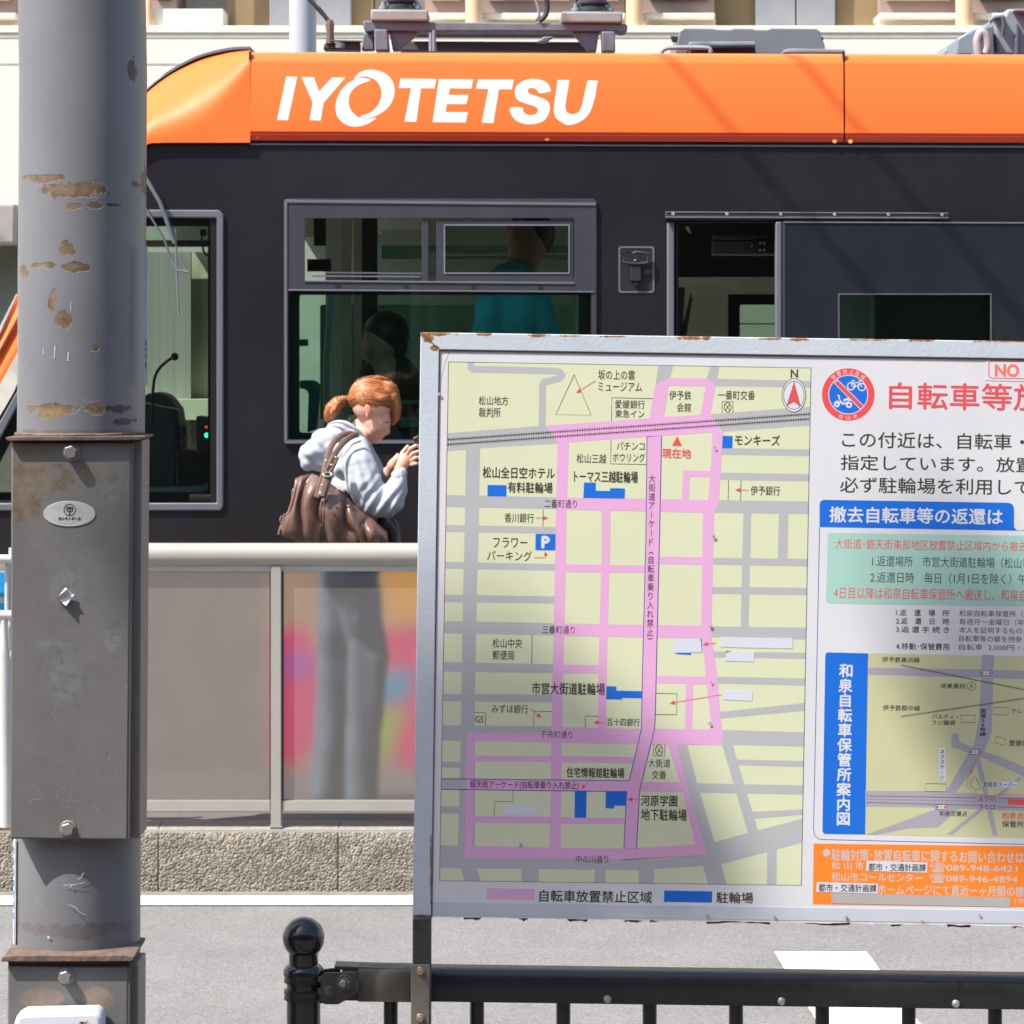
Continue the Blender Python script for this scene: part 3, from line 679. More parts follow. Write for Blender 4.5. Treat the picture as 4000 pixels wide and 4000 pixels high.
# door bay: beige wall, dark header with door machine
prism('lining_panel', R(2600, 1085, 3300, 1148), FYI-.12, FYI-.05, inw, tram)
prism('lining_panel', R(2600, 1148, 2844, 2400), FYI-.12, FYI-.05, inw, tram)
prism('ceiling_edge', [(2650, 1080), (3300, 1084), (3300, 1089), (2650, 1085)], FYI-.2, FYI-.12, mat('white_edge', (.8, .8, .76), .4), tram)
prism('header_panel', R(2640, 860, 3300, 1082), TB-.6, TB-.55, dk, tram)
prism('door_machine', R(2786, 940, 2950, 992), TY+.3, TY+.4, mat('machine_box', (.06, .06, .065), .4), tram, bevel=.004)
prism('door_machine_rail', R(2790, 916, 3100, 938), TY+.3, TY+.4, greyf, tram, bevel=.003)
prism('door_machine', R(2945, 934, 3100, 990), TY+.29, TY+.4, dk, tram, bevel=.004)
prism('door_machine_rail', R(2786, 990, 3100, 996), TY+.29, TY+.4, mat('brass_strip', (.25, .21, .13), .4), tram)
for u, v in ((2970, 950), (2985, 950), (2969, 977), (2985, 977)): bolt('machine_screw', u, v, TY+.29, 5, .003, bpy.data.materials['screw_steel'], tram, hexa=False, washer=False)
bolt('warning_tag', 2937, 961, TY+.29, 5, .003, mat('yellow_tag', (.6, .5, .08), .5), tram, hexa=False, washer=False)
prism('header_bracket', [(2676, 884), (2692, 887), (2700, 912), (2690, 908)], TY+.3, TY+.32, inw, tram)
for pts in ([(2645, 1122), (2676, 1122), (2665, 1320), (2640, 1320)], [(2700, 1140), (2704, 1170), (2680, 1320), (2655, 1320)]): prism('hand_strap', pts, TY+.7, TY+.72, dk, tram)
# saloon seen through the side window
for u0, v0, u1, v1, y, m in ((1196, 840, 1225, 925, .9, inw), (1226, 840, 1272, 960, .9, dk), (1272, 830, 1335, 1780, 1.3, ing), (1336, 830, 1372, 2200, .8, inw), (1382, 830, 1412, 2200, .8, inw), (1413, 830, 1474, 2200, 1.2, dk), (1476, 845, 1648, 896, 1.6, mat('cream_window_light', (.62, .62, .5), .6)), (1200, 1012, 1292, 1060, .8, dk)):  # cream strip: brightness of a far window put into a solid panel's colour
    prism('partition', R(u0, v0, u1, v1), TY+y, TY+y+.03, m, tram)
bolt('ceiling_spot', 1484, 908, TY+1.5, 7, .004, mat('pale_spot', (.8, .85, .8), .4), tram, hexa=False, washer=False)
tube('grab_pole', [P(1292, 1135, TY+.5), P(1275, 1400, TY+.5), P(1280, 2200, TY+.5)], .012, mat('pole_green', (.32, .42, .38), .3), tram, 10)
tube('grab_pole', [P(2266, 850, TY+.9), P(2266, 2200, TY+.9)], .014, mat('pole_green2', (.10, .28, .19), .3), tram, 10)
tube('grab_rail', [P(1660, 990, TY+1.5), P(2300, 985, TY+1.5)], .012, bpy.data.materials['pole_green'], tram, 10)
seatm = mat('teal_seat', (.05, .20, .20), .7); seatd = mat('dark_seat', (.02, .03, .03), .7)
prism('seat', [(1170, 1486), (1225, 1486), (1245, 1500), (1245, 1560), (1232, 1680), (1200, 1690), (1205, 1540), (1195, 1520), (1170, 1518)], TY+.35, TY+.45, seatm, tram, bevel=.008)
prism('stop_button', rr(1170, 1325, 1202, 1352, 4), TY+.35, TY+.38, seatm, tram)
prism('seat', rr(1500, 1440, 1640, 2100, 30), TY+.75, TY+.85, seatd, tram, bevel=.02)
prism('window_rail', R(1560, 1563, 2300, 1577), TY+.35, TY+.38, seatm, tram, bevel=.003)
prism('window_rail', R(1560, 1630, 2300, 1668), TY+.4, TY+.43, seatm, tram, bevel=.003)
# behind the door window
for u0, u1, m, y in ((3276, 3400, ing, .5), (3400, 3445, inw, .9), (3500, 3590, ing, 1.2), (3590, 3602, bpy.data.materials['pole_green2'], .4)): prism('partition', R(u0, 1100, u1, 2400), TY+y, TY+y+.03, m, tram)
prism('hand_strap', R(3440, 1150, 3452, 1185), TY+.5, TY+.52, dk, tram); prism('hand_strap', R(3560, 1155, 3580, 1178), TY+.5, TY+.52, dk, tram)
# cab
cur = mat('pale_green_curtain', (.46, .47, .36), .8, var=.12, vscale=3, stretch=(9, 1, .15)); curt = mat('grey_curtain', (.26, .29, .27), .8, stretch=(9, 1, .2))
cb = prism('cab_wall', [(480, 985), (1000, 985), (1000, 2300), (60, 2300), (60, 1750), (250, 1350)], TY+1.5, TY+1.55, cur, tram)
prism('curtain', R(570, 985, 745, 1800), TY+1.42, TY+1.46, curt, tram); prism('cab_ledge', R(180, 1560, 1000, 1640), TY+1.3, TY+1.45, mat('cab_ledge_green', (.50, .60, .46), .7), tram)
prism('cab_ceiling', [(560, 884), (830, 884), (830, 958), (560, 940)], TY+1.0, TY+1.2, mat('pale_green_ceiling', (.35, .46, .38), .5), tram)
prism('cab_beam', R(560, 938, 820, 962), TY+.8, TY+.9, dk, tram)
prism('driver_seat', [(555, 1545), (600, 1530), (650, 1545), (690, 1600), (706, 1700), (702, 1850), (690, 1990), (540, 2000)], TY+.55, TY+.85, mat('blue_grey_seat', (.035, .06, .075), .6), tram, bevel=.03)
tube('seat_piping', [P(555, 1570, TY+.54), P(650, 1590, TY+.54), P(700, 1600, TY+.54)], .004, mat('piping', (.35, .45, .45), .5), tram)
tube('microphone', smooth_path([P(594, 1650, TY+.45), P(600, 1500, TY+.45), P(622, 1440, TY+.45), P(668, 1400, TY+.45)], 5), .006, dk, tram)
bm = bmesh.new(); bmesh.ops.create_uvsphere(bm, u_segments=14, v_segments=10, radius=.016, matrix=Matrix.Translation(P(682, 1393, TY+.45))); from_bm('microphone_head', bm, dk, tram, smooth=True)
prism('console', R(688, 1758, 830, 2000), TY+.4, TY+.9, dk, tram, bevel=.01)
mn = prism('monitor', [(766, 1625), (818, 1632), (818, 1775), (766, 1770)], TY+.35, TY+.5, mat('monitor_case', (.03, .05, .05), .4), tram, bevel=.006)
bolt('signal_lamp', 808, 1700, TY+.349, 10, .003, emit('green_lamp', (.05, .9, .45), 1.2), mn, hexa=False, washer=False)
bolt('signal_lamp', 806, 1668, TY+.349, 6, .003, emit('red_lamp', (.8, .08, .05), .5), mn, hexa=False, washer=False)
prism('phone_handset', rr(706, 1660, 726, 1705, 6), TY+.5, TY+.53, dk, tram, bevel=.004); prism('phone_handset', rr(704, 1710, 720, 1752, 6), TY+.5, TY+.53, mat('red_brown_grip', (.15, .03, .02), .5), tram, bevel=.004)
prism('control_desk', [(560, 1910), (780, 1900), (815, 1885), (815, 1915), (780, 1928), (560, 1930)], TY+.3, TY+.5, mat('teal_desk', (.25, .42, .42), .5), tram, bevel=.006)
tube('cab_camera_cable', smooth_path([P(790, 910, TY+.4), P(788, 950, TY+.4), P(800, 990, TY+.4), P(815, 1000, TY+.4)], 4), .004, dk, tram)
prism('cab_camera', rr(780, 896, 804, 922, 6), TY+.4, TY+.45, dk, tram, bevel=.004)
# ---- roof gear
RY = TY+.45
def rp(name, pts, y0=0, y1=.12, m=roofg, bev=.006, parent=None): return prism(name, pts, RY+y0, RY+y1, m, parent or tram, bevel=bev)
pf = rp('pantograph_base', [(1417, 84), (1428, 80), (1580, 84), (2300, 92), (2440, 92), (2452, 98), (2450, 122), (2432, 128), (2410, 122), (2330, 122), (1640, 122), (1470, 120), (1432, 126), (1420, 112)], 0, .14)
rp('gusset', [(1520, 121), (1640, 121), (1558, 197), (1534, 197)], .02, .10, parent=pf); rp('gusset', [(2232, 123), (2340, 123), (2330, 197), (2302, 200)], .02, .10, parent=pf)
rp('frame_leg', [(1462, 114), (1512, 114), (1520, 198), (1466, 198)], -.03, .10, parent=pf); rp('frame_leg', [(2350, 122), (2402, 122), (2404, 202), (2352, 202)], -.03, .10, parent=pf)
rp('frame_leg', [(1420, 128), (1460, 132), (1462, 196), (1412, 196)], .03, .1, parent=pf)
rp('rear_beam', [(1560, 160), (2330, 164), (2330, 204), (1560, 198)], .9, 1.0, mat('rust_brown_steel', (.10, .06, .06), .7), parent=pf); rp('rear_beam', [(1600, 122), (2320, 124), (2320, 140), (1600, 138)], .8, .9, mat('rust_brown_steel2', (.12, .08, .08), .7), parent=pf)
rp('frame_strut', [(2095, 165), (2125, 142), (2165, 142), (2130, 167)], .7, .75, parent=pf); rp('frame_strut', [(1675, 130), (1700, 118), (1705, 198), (1675, 198)], .1, .16, parent=pf)
tube('frame_pin', [P(1683, 128, RY), P(1683, 200, RY)], .008, roofl, pf); tube('frame_pin', [P(1695, 118, RY), P(1695, 200, RY)], .008, roofl, pf)
for u0, u1, v0, v1 in ((1448, 1673, 36, 83), (2192, 2432, 44, 90)):
    bx = rp('insulator_base', [(u0, v0), (u1, v0+2), (u1, v1), (u0, v1-2)], -.02, .2, mat('greenish_grey_paint', (.25, .26, .25), .6, var=.12) if u0 < 2000 else bpy.data.materials['greenish_grey_paint'], .008)
    c = P((u0+u1)/2+6, v0, RY+.08)
    pr = [(.062, c.z), (.062, c.z+.012), (.05, c.z+.02), (.066, c.z+.03), (.066, c.z+.038), (.045, c.z+.05), (.064, c.z+.062), (.064, c.z+.07), (.04, c.z+.085), (.05, c.z+.2)]
    lathe('insulator', pr, lambda z, c=c: (c.x, c.y), mat('dark_porcelain', (.05, .05, .06), .25) if u0 < 2000 else bpy.data.materials['dark_porcelain'], bx, 28)
    for du in (-62, 70):
        q = P((u0+u1)/2+du, v0, RY+.06); lathe('insulator_bolt', [(.018, q.z), (.018, q.z+.012), (.010, q.z+.014), (.010, q.z+.03)], lambda z, q=q: (q.x, q.y), roofl, bx, 10)
gear = rp('roof_switch', [(1266, 170), (1405, 158), (1405, 194), (1262, 192)], .0, .12, mat('dark_roof_gear', (.06, .055, .055), .6), .005)
rp('switch_bar', [(1292, 155), (1415, 158), (1415, 165), (1292, 162)], -.02, .0, bpy.data.materials['dark_roof_gear'], .002, gear)
lathe('switch_knob', [(.02, P(0, 190, RY).z), (.02, P(0, 175, RY).z), (.008, P(0, 172, RY).z)], lambda z: (P(1332, 0, RY).x, RY-.03), roofg, gear, 16)
cb_ = bpy.data.materials['black_cable']
tube('feed_cable', smooth_path([P(1180, -40, RY), P(1215, 5, RY), P(1250, 40, RY), P(1283, 82, RY)], 6), .009, cb_, tram)
tube('feed_cable', smooth_path([P(1195, -40, RY+.05), P(1232, 25, RY+.02), P(1262, 60, RY), P(1285, 82, RY)], 6), .006, cb_, tram)
tube('cable_post', [P(1289, 78, RY), P(1288, 100, RY), P(1290, 128, RY), P(1289, 170, RY)], [.012, .018, .014, .018], mat('brown_clamp', (.13, .09, .06), .7), tram)
tube('feed_cable', smooth_path([P(2130, -30, RY), P(2138, 20, RY), P(2130, 60, RY), P(2105, 82, RY)], 5), .011, cb_, tram)
tube('feed_cable', smooth_path([P(2075, -30, RY), P(2100, 20, RY), P(2105, 60, RY), P(2090, 80, RY)], 5), .006, roofl, tram)
# rounded grey equipment box with plates and grab loop
ac = rp('equipment_box', [(2648, 160), (2655, 122), (2672, 110), (2788, 112), (2794, 115), (2856, 116), (2864, 111), (2940, 112), (2948, 116), (3000, 116), (3010, 110), (3190, 112), (3205, 124), (3210, 148), (3222, 175), (3225, 212), (2640, 212)], .25, .95, mat('slate_plastic', (.15, .155, .17), .5, var=.06), .02)
rp('box_hook', [(2620, 140), (2650, 142), (2650, 162), (2628, 160)], .3, .36, dk, .003, ac); rp('box_hook', [(3204, 144), (3216, 144), (3218, 156), (3204, 158)], .3, .36, dk, .003, ac); rp('box_hook', [(3212, 176), (3222, 176), (3222, 186), (3212, 186)], .3, .36, dk, .003, ac)
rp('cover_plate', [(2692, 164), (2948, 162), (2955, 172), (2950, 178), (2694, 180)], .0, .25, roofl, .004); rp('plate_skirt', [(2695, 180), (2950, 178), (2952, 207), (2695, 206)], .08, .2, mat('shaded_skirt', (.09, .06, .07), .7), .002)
rp('cover_plate', [(3060, 198), (3080, 190), (3298, 192), (3298, 207), (3062, 207)], -.1, .25, roofl, .004)
tube('grab_loop', smooth_path([P(2582, 206, RY-.1), P(2600, 190, RY-.1), P(2650, 186, RY-.1), P(2750, 187, RY-.1), P(2772, 192, RY-.1), P(2776, 206, RY-.1)], 5), .009, roofl, tram)
# large right hand cabinet
cab2 = rp('roof_cabinet', [(3935, 34), (4700, 38), (4700, 216), (3895, 214), (3880, 70), (3925, 58)], .2, 1.2, roofl, .012)
rp('cabinet_flange', [(3882, 60), (3925, 56), (3925, 66), (3882, 72)], .15, .3, roofl, .003, cab2); rp('cabinet_flange', [(3962, 34), (4700, 38), (4700, 50), (3962, 44)], .15, .22, roofl, .003, cab2)
tube('cabinet_latch', [P(3918, 66, RY+.12), P(3922, 95, RY+.12), P(3915, 140, RY+.12)], .008, mat('dark_latch', (.07, .07, .075), .4), cab2)
rp('cabinet_rib', R(3964, 90, 3978, 212), .18, .24, roofg, .003, cab2)
rp('roof_box', [(3738, 152), (3802, 112), (3862, 102), (3868, 215), (3738, 214)], .3, .9, roofl, .008); rp('roof_box', [(3808, 118), (3880, 100), (3886, 215), (3812, 215)], .15, .3, roofg, .006)
tube('roof_hose', smooth_path([P(3822, 214, RY+.1), P(3818, 160, RY+.1), P(3832, 128, RY+.1), P(3850, 140, RY+.1), P(3858, 180, RY+.1), P(3850, 210, RY+.1)], 5), .018, mat('tan_hose', (.33, .30, .29), .6), tram, 12)
rp('roof_box', [(3690, 196), (3740, 150), (3742, 216), (3688, 216)], .6, .9, roofl, .006)
bg_ = [P(u, v, RY+.45) for u, v in ((3672, 198), (3730, 212))]
# wheels and rails
for x in (-1.6, 2.8): tube('wheel', [(x, TY+.3, .31), (x, TY+.42, .31)], .31, dk, tram, 24)
rail = mat('rail_steel', (.2, .18, .17), .35, metal=.6)
for y in (TY+.55, TY+1.62): box('rail', (-30, y-.03, .0), (30, y+.03, .05), rail)['kind'] = 'structure'
# ================================================================ PLATFORM RAILING
BY = 10.5
alu = mat('champagne_aluminium', (.33, .31, .27), .42, var=.06, vscale=4, bump=.0005, bscale=40)
bar = thing('platform_railing', 'low aluminium railing with frosted panels along the tram platform, the woman behind it', 'railing', (P(1080, 0, BY).x, BY, ZT))
frost = bpy.data.materials.new('frosted_panel'); frost.use_nodes = True; t = frost.node_tree
for n in list(t.nodes):
    if n.type == 'BSDF_PRINCIPLED': t.nodes.remove(n)
out = [n for n in t.nodes if n.type == 'OUTPUT_MATERIAL'][0]
rf = t.nodes.new('ShaderNodeBsdfRefraction'); rf.inputs['IOR'].default_value = 1.30; rf.inputs['Roughness'].default_value = .22; rf.inputs['Color'].default_value = (.95, .95, .95, 1)
df = t.nodes.new('ShaderNodeBsdfPrincipled'); df.inputs['Base Color'].default_value = (.27, .24, .222, 1); df.inputs['Roughness'].default_value = .45
mx = t.nodes.new('ShaderNodeMixShader'); mx.inputs[0].default_value = .34
t.links.new(rf.outputs[0], mx.inputs[1]); t.links.new(df.outputs[0], mx.inputs[2]); t.links.new(mx.outputs[0], out.inputs[0])
xa, xb = P(330, 0, BY).x, P(3120, 0, BY).x
rz = P(0, 2168, BY).z; rr_ = 47/S(BY)
tube('top_rail', [(xa, BY, rz), (xb, BY, rz)], rr_, alu, bar, 28)
box('rail_channel', (xa, BY-.016, P(0, 2231, BY).z), (xb, BY+.016, P(0, 2208, BY).z), mat('channel_grey', (.42, .41, .38), .5), bar, .002)
posts = [1081-1021, 1081, 1081+1021, 1081+2042]
for i, u in enumerate(posts):
    if u < 300: continue
    x = P(u, 0, BY).x; hw = 21/S(BY)
    box('post', (x-hw, BY-.028, ZT-.0), (x+hw, BY+.02, P(0, 2207, BY).z), alu, bar, .003)
    box('base_plate', (x-hw*1.2, BY-.03, ZT), (x+hw*1.2, BY+.04, ZT+.006), alu, bar, .001)
edges = [330]+[u for u in posts if u > 300]
for a, b in zip(edges, edges[1:]):
    x1 = P(a+(22 if a > 330 else 0), 0, BY).x; x2 = P(b-22, 0, BY).x
    box('bottom_rail', (x1, BY-.022, P(0, 3168, BY).z), (x2, BY+.014, P(0, 3124, BY).z), alu, bar, .003)
    box('frosted_panel', (x1, BY-.003, P(0, 3126, BY).z), (x2, BY+.003, P(0, 2229, BY).z), frost, bar)
    box('glazing_bead', (x1, BY-.012, P(0, 3126, BY).z), (x1+.004, BY+.008, P(0, 2231, BY).z), rubber, bar)
    box('glazing_bead', (x2-.004, BY-.012, P(0, 3126, BY).z), (x2, BY+.008, P(0, 2231, BY).z), rubber, bar)
# white tube fence with blue plate, left of the pole
wt = mat('white_painted_tube', (.5, .49, .46), .4)
wf = thing('tube_fence', 'white tube fence with a blue and white plate, left of the grey pole', 'fence', (P(20, 0, 10.4).x, 10.4, ZT))
for v, r in ((2183, 17), (2402, 18)): tube('rail', [P(-2500, v, 10.4), P(70, v, 10.4)], r/S(10.4), wt, wf, 14)
tube('post', [P(27, 2190, 10.42), P(27, 2402, 10.42)], 9/S(10.4), wt, wf, 10)
tube('post', [P(52, 2140, 10.44), P(52, 3190, 10.44)], 18/S(10.4), wt, wf, 14)
tube('post', [P(14, 2402, 10.4), P(16, 2520, 10.4), P(13, 2560, 10.4), P(22, 3050, 10.4), P(22, 3230, 10.4)], [.010, .014, .022, .020, .020], wt, wf, 14)
bl = mat('blue_plate', (.01, .28, .62), .45); 
pl_ = prism('plate', R(-900, 2232, 66, 2442), 10.46, 10.465, wt, wf)
prism('blue_band', R(-900, 2236, 64, 2330), 10.456, 10.459, bl, wf); prism('blue_band', R(-900, 2356, 22, 2440), 10.456, 10.459, bl, wf)
bs = prism('concrete_ramp', [(-900, 3240), (-900, 3050), (14, 3050), (22, 3110), (80, 3195), (80, 3240)], 10.5, 10.9, mat('pale_concrete', (.45, .44, .41), .8, bump=.002), None)
tag(bs, 'pale concrete base block behind the yellow edge, beside the grey pole', 'concrete base')
yb = prism('yellow_edge_strip', R(-2500, 3203, 90, 3237), 10.46, 10.52, mat('yellow_strip', (.80, .38, .01), .5), None, bevel=.004)
tag(yb, 'yellow edge strip on the kerb, beside the grey pole', 'edge strip')

# ================================================================ STEEL POLE
steel = mat('grey_painted_pole', (.152, .153, .162), .42, var=.11, vscale=5, bump=.0002, bscale=200)
PY = 4.15; PR = .083
def pax(z):
    v = HZ+(CAM_H-z)*F/PY; return (P(317-(v-1700)/2000*12 if v > 0 else 317, 0, PY).x, PY)
def pp(u, v): return P(u, v, PY-PR)
patches(steel, (.20, .135, .08), [(pp(175, 695), .026, .006), (pp(255, 742), .032, .011), (pp(345, 738), .022, .012), (pp(110, 690), .014, .004), (pp(285, 808), .013, .006), (pp(368, 806), .010, .005), (pp(255, 975), .012, .010), (pp(165, 1035), .019, .004), (pp(293, 1045), .017, .006), (pp(72, 1060), .008, .008), (pp(205, 1170), .006, .018), (pp(245, 1250), .014, .012)], amp=.75, nscale=55)
patches(steel, (.24, .165, .09), [(pp(125, 1598), .014, .004), (pp(215, 1605), .028, .008), (pp(190, 1622), .02, .006), (pp(370, 1600), .014, .009), (pp(365, 1360), .006, .004)], amp=.8, nscale=60)
patches(steel, (.05, .035, .03), [(pp(440, 800), .01, .003), (pp(450, 1600), .012, .006), (pp(470, 1648), .016, .004), (pp(500, 265), .005, .014), (pp(540, 700), .004, .016), (pp(515, 712), .005, .004)], amp=.9, nscale=80)
patches(steel, (.13, .09, .08), [(pp(300, 3640), .10, .010), (pp(300, 1690), .09, .004)], amp=.5, nscale=50, power=.45, depth=0)
pole = thing('steel_pole', 'thick grey steel pole with peeling paint and a hatch box, left of the notice board', 'pole', (pax(.13)[0], PY, .13))
zs = [P(0, v, PY).z for v in (4400, 4000, 3700, 3300, 2500, 1700, 1000, 300, -200, -3000)]
lathe('shaft', [(PR*.98, .13)]+[(PR*(.975 if z < P(0, 3000, PY).z else 1.0), z) for z in zs], pax, steel, pole, 72)
# scratches
bm = bmesh.new()
def cyl_pt(u, v, r=PR+.0006):                    # a photo pixel on the pole's own surface
    x = P(u, v, PY-PR*.9).x; z = P(u, v, PY-PR*.9).z; cx, cy = pax(z)
    dx = max(-r*.999, min(r*.999, x-cx)); return Vector((cx+dx, cy-math.sqrt(r*r-dx*dx), z))
def cyl_stroke(bm, pts, w):
    for (a, b) in zip(pts, pts[1:]):
        dx, dy = b[0]-a[0], b[1]-a[1]; l = math.hypot(dx, dy); nx, ny = -dy/l*w/2, dx/l*w/2
        bm.faces.new([bm.verts.new(cyl_pt(*q)) for q in ((a[0]+nx, a[1]+ny), (b[0]+nx, b[1]+ny), (b[0]-nx, b[1]-ny), (a[0]-nx, a[1]-ny))])
for pts, w in (([(170, 1362), (168, 1372), (172, 1385)], 3), ([(218, 1352), (216, 1380), (214, 1402)], 4), ([(271, 1375), (270, 1395), (268, 1405), (275, 1409)], 5), ([(280, 1178), (280, 1200), (282, 1215)], 3),
               ([(330, 3405), (318, 3425), (305, 3432)], 4), ([(250, 3455), (280, 3450), (300, 3450), (335, 3443)], 3), ([(288, 3450), (275, 3462)], 5), ([(270, 3528), (300, 3540), (312, 3558), (335, 3570)], 3), ([(188, 3655), (194, 3662)], 9)): cyl_stroke(bm, pts, w)
from_bm('paint_scratches', bm, mat('pale_scratch', (.42, .42, .42), .6), pole)['kind'] = 'stuff'
hatch = mat('grey_hatch_paint', (.125, .121, .116), .5, var=.10, vscale=14, bump=.0004, bscale=60)
HF = PY-PR-.0155
scuffs(hatch, (.30, .28, .26), 30, .55)
scuffs(steel, (.30, .30, .31), 16, .35)
def hp(u, v): return P(u, v, HF)
patches(hatch, (.19, .14, .085), [(hp(130, 1775), .022, .016), (hp(150, 1880), .035, .022), (hp(330, 1850), .04, .01), (hp(90, 1960), .02, .03), (hp(120, 1850), .03, .03)], amp=1.0, nscale=55, power=.7, depth=0)
patches(hatch, (.19, .185, .185), [(hp(250, 2660), .03, .035), (hp(440, 2500), .015, .02), (hp(430, 1930), .016, .02), (hp(260, 2300), .03, .03), (hp(200, 2520), .03, .008)], amp=.9, nscale=60, power=.6, depth=0)
patches(hatch, (.38, .27, .17), [(hp(170, 3905), .03, .014), (hp(380, 3900), .02, .016)], amp=.5, nscale=14, power=.5, depth=0)
hs = mat('hatch_housing', (.20, .17, .15), .55, var=.1, vscale=12, stretch=(1, 1, .2)); dkgap = mat('dark_gap', (.03, .024, .02), .8)
rust = mat('rusted_steel', (.13, .085, .065), .85, var=.4, vscale=60, bump=.0015, bscale=160)
grr = mat('hatch_side', (.09, .083, .08), .6)
# upper hatch
prism('hatch_housing', [(57, 1722), (556, 1720), (545, 3276), (50, 3270)], HF+.016, PY, hs, pole, bevel=.002)
prism('hatch_side', [(48, 1732), (519, 1730), (508, 3280), (43, 3277)], HF+.001, HF+.02, grr, pole, bevel=.001)
prism('hatch_cover', [(44, 1727), (512, 1727), (499, 3281), (40, 3276)], HF, HF+.006, hatch, pole, bevel=.0022)
bm = bmesh.new()
fl = [(20, 1712), (22, 1708), (80, 1706), (554, 1706), (556, 1709), (545, 1719), (30, 1722)]
add_prism(bm, fl, HF-.010, PY+.02, bevel=.0008); from_bm('rain_hood', bm, rust, pole)
prism('hood_gap', [(46, 1722), (515, 1719), (515, 1727), (46, 1728)], HF+.002, HF+.01, dkgap, pole)
prism('seam', [(515, 1730), (518, 1730), (507, 3278), (504, 3278)], HF+.0135, HF+.018, dkgap, pole)
zincm = mat('weathered_bolt', (.22, .20, .185), .45, metal=.3)
bolt('hatch_bolt', 279, 1766, HF, 27, .013, zincm, pole, hexa=True, washer=True)
bolt('hatch_bolt', 266, 3237, HF, 26, .009, zincm, pole)
# lower hatch
H2 = HF
prism('hatch_housing', [(35, 3762), (541, 3768), (538, 4700), (30, 4700)], H2+.016, PY, hs, pole, bevel=.002)
prism('hatch_side', [(32, 3776), (510, 3776), (500, 4700), (28, 4700)], H2+.001, H2+.02, grr, pole, bevel=.001)
prism('hatch_cover', [(30, 3772), (500, 3776), (492, 4700), (26, 4700)], H2, H2+.006, hatch, pole, bevel=.0022)
bm = bmesh.new(); add_prism(bm, [(3, 3752), (10, 3738), (60, 3732), (480, 3732), (524, 3736), (521, 3750), (512, 3756), (8, 3757)], H2-.010, PY+.02, bevel=.001); from_bm('rain_hood', bm, rust, pole)
prism('hood_gap', [(32, 3756), (505, 3757), (505, 3774), (32, 3772)], H2+.002, H2+.01, dkgap, pole)
bolt('hatch_bolt', 257, 3812, H2, 25, .011, zincm, pole)
# weld bead where the hoods meet the shaft
for v in (1704, 3733):
    bm = bmesh.new(); pts = []
    for k in range(25):
        a = math.radians(-170+160*k/24); z = P(0, v, PY-PR).z+.001; cx, cy = pax(z)
        pts.append((cx+(PR+.001)*math.cos(a), cy+(PR+.001)*math.sin(a), z+random.uniform(-.0006, .0006)))
    add_tube(bm, pts, .003, 6); from_bm('weld_bead', bm, rust, pole, smooth=True)
# oval maker's plate
silv = mat('silver_sticker', (.40, .40, .39), .4, var=.08, vscale=40); silg = mat('worn_sticker', (.36, .39, .38), .5, var=.2, vscale=50); ink = mat('black_ink', (.035, .03, .025), .7, var=0)
bm = bmesh.new(); add_prism(bm, ell(271, 2007, 102, 50, 40), HF-.0010, HF, bevel=.0004); ov = from_bm('oval_plate', bm, silv, pole)
bm = bmesh.new(); flat_poly(bm, ell(262, 2005, 62, 40, 36), HF-.0012); from_bm('worn_centre', bm, silg, ov)
bm = bmesh.new(); stroke(bm, ell(272, 1992, 22, 22, 30), 3.5, HF-.0014, closed=True)
for pts in ([(262, 1980), (262, 1996), (268, 1999)], [(272, 1978), (272, 2012)], [(282, 1980), (282, 1996), (276, 1999)], [(260, 1984), (284, 1984)]): stroke(bm, pts, 5, HF-.0015)
from_bm('emblem', bm, ink, ov)
text('ヨシモトポール', 229, 2019, 316, 2032, HF-.0014, ink, ov, bold=.8, skew=0)
# torn folded paper scrap
bm = bmesh.new(); q = [P(221, 2338, HF-.001), P(256, 2295, HF-.006), P(290, 2322, HF-.004), P(258, 2366, HF-.009), P(226, 2330, HF-.009), P(262, 2300, HF-.012)]
v_ = [bm.verts.new(p) for p in q]; bm.faces.new([v_[0], v_[3], v_[2], v_[1]]); bm.faces.new([v_[0], v_[1], v_[5], v_[4]])
from_bm('paper_scrap', bm, mat('white_paper', (.66, .63, .62), .8), pole)
# wrapped sticker with blue border at the left edge, below the hatch
def cyl_patch(name, a0, a1, v0, v1, m, r, n=6):
    bm = bmesh.new(); prev = None
    for k in range(n+1):
        a = math.radians(a0+(a1-a0)*k/n); cur = []
        for v in (v0, v1):
            z = P(0, v, PY).z; cx, cy = pax(z); cur.append(bm.verts.new((cx+r*math.cos(a), cy+r*math.sin(a), z)))
        if prev: bm.faces.new([prev[0], cur[0], cur[1], prev[1]])
        prev = cur
    return from_bm(name, bm, m, pole)
cyl_patch('blue_border_sticker', 190, 203, 3265, 3690, mat('sticker_white', (.62, .63, .62), .5), PR+.0006)
cyl_patch('sticker_border', 191, 201.5, 3268, 3682, mat('sticker_blue', (.05, .20, .50), .5), PR+.0009); cyl_patch('sticker_field', 191, 200, 3270, 3674, bpy.data.materials['sticker_white'], PR+.0012)
for k in range(7): cyl_patch('sticker_print', 193, 197.5, 3300+k*42, 3326+k*42, bpy.data.materials['sticker_blue'], PR+.0015, 2)
# narrow plate strapped behind the pole's right side
npl = prism('sign_plate', [(560, 960), (575, 960), (576, 1505), (562, 1505)], PY-.04, PY-.036, mat('pale_blue_plate', (.34, .36, .42), .4), pole)
for v0, v1 in ((1330, 1350), (1360, 1372), (1385, 1400), (1412, 1440)): prism('plate_mark', R(568, v0, 571, v1), PY-.0408, PY-.0402, ink, pole)
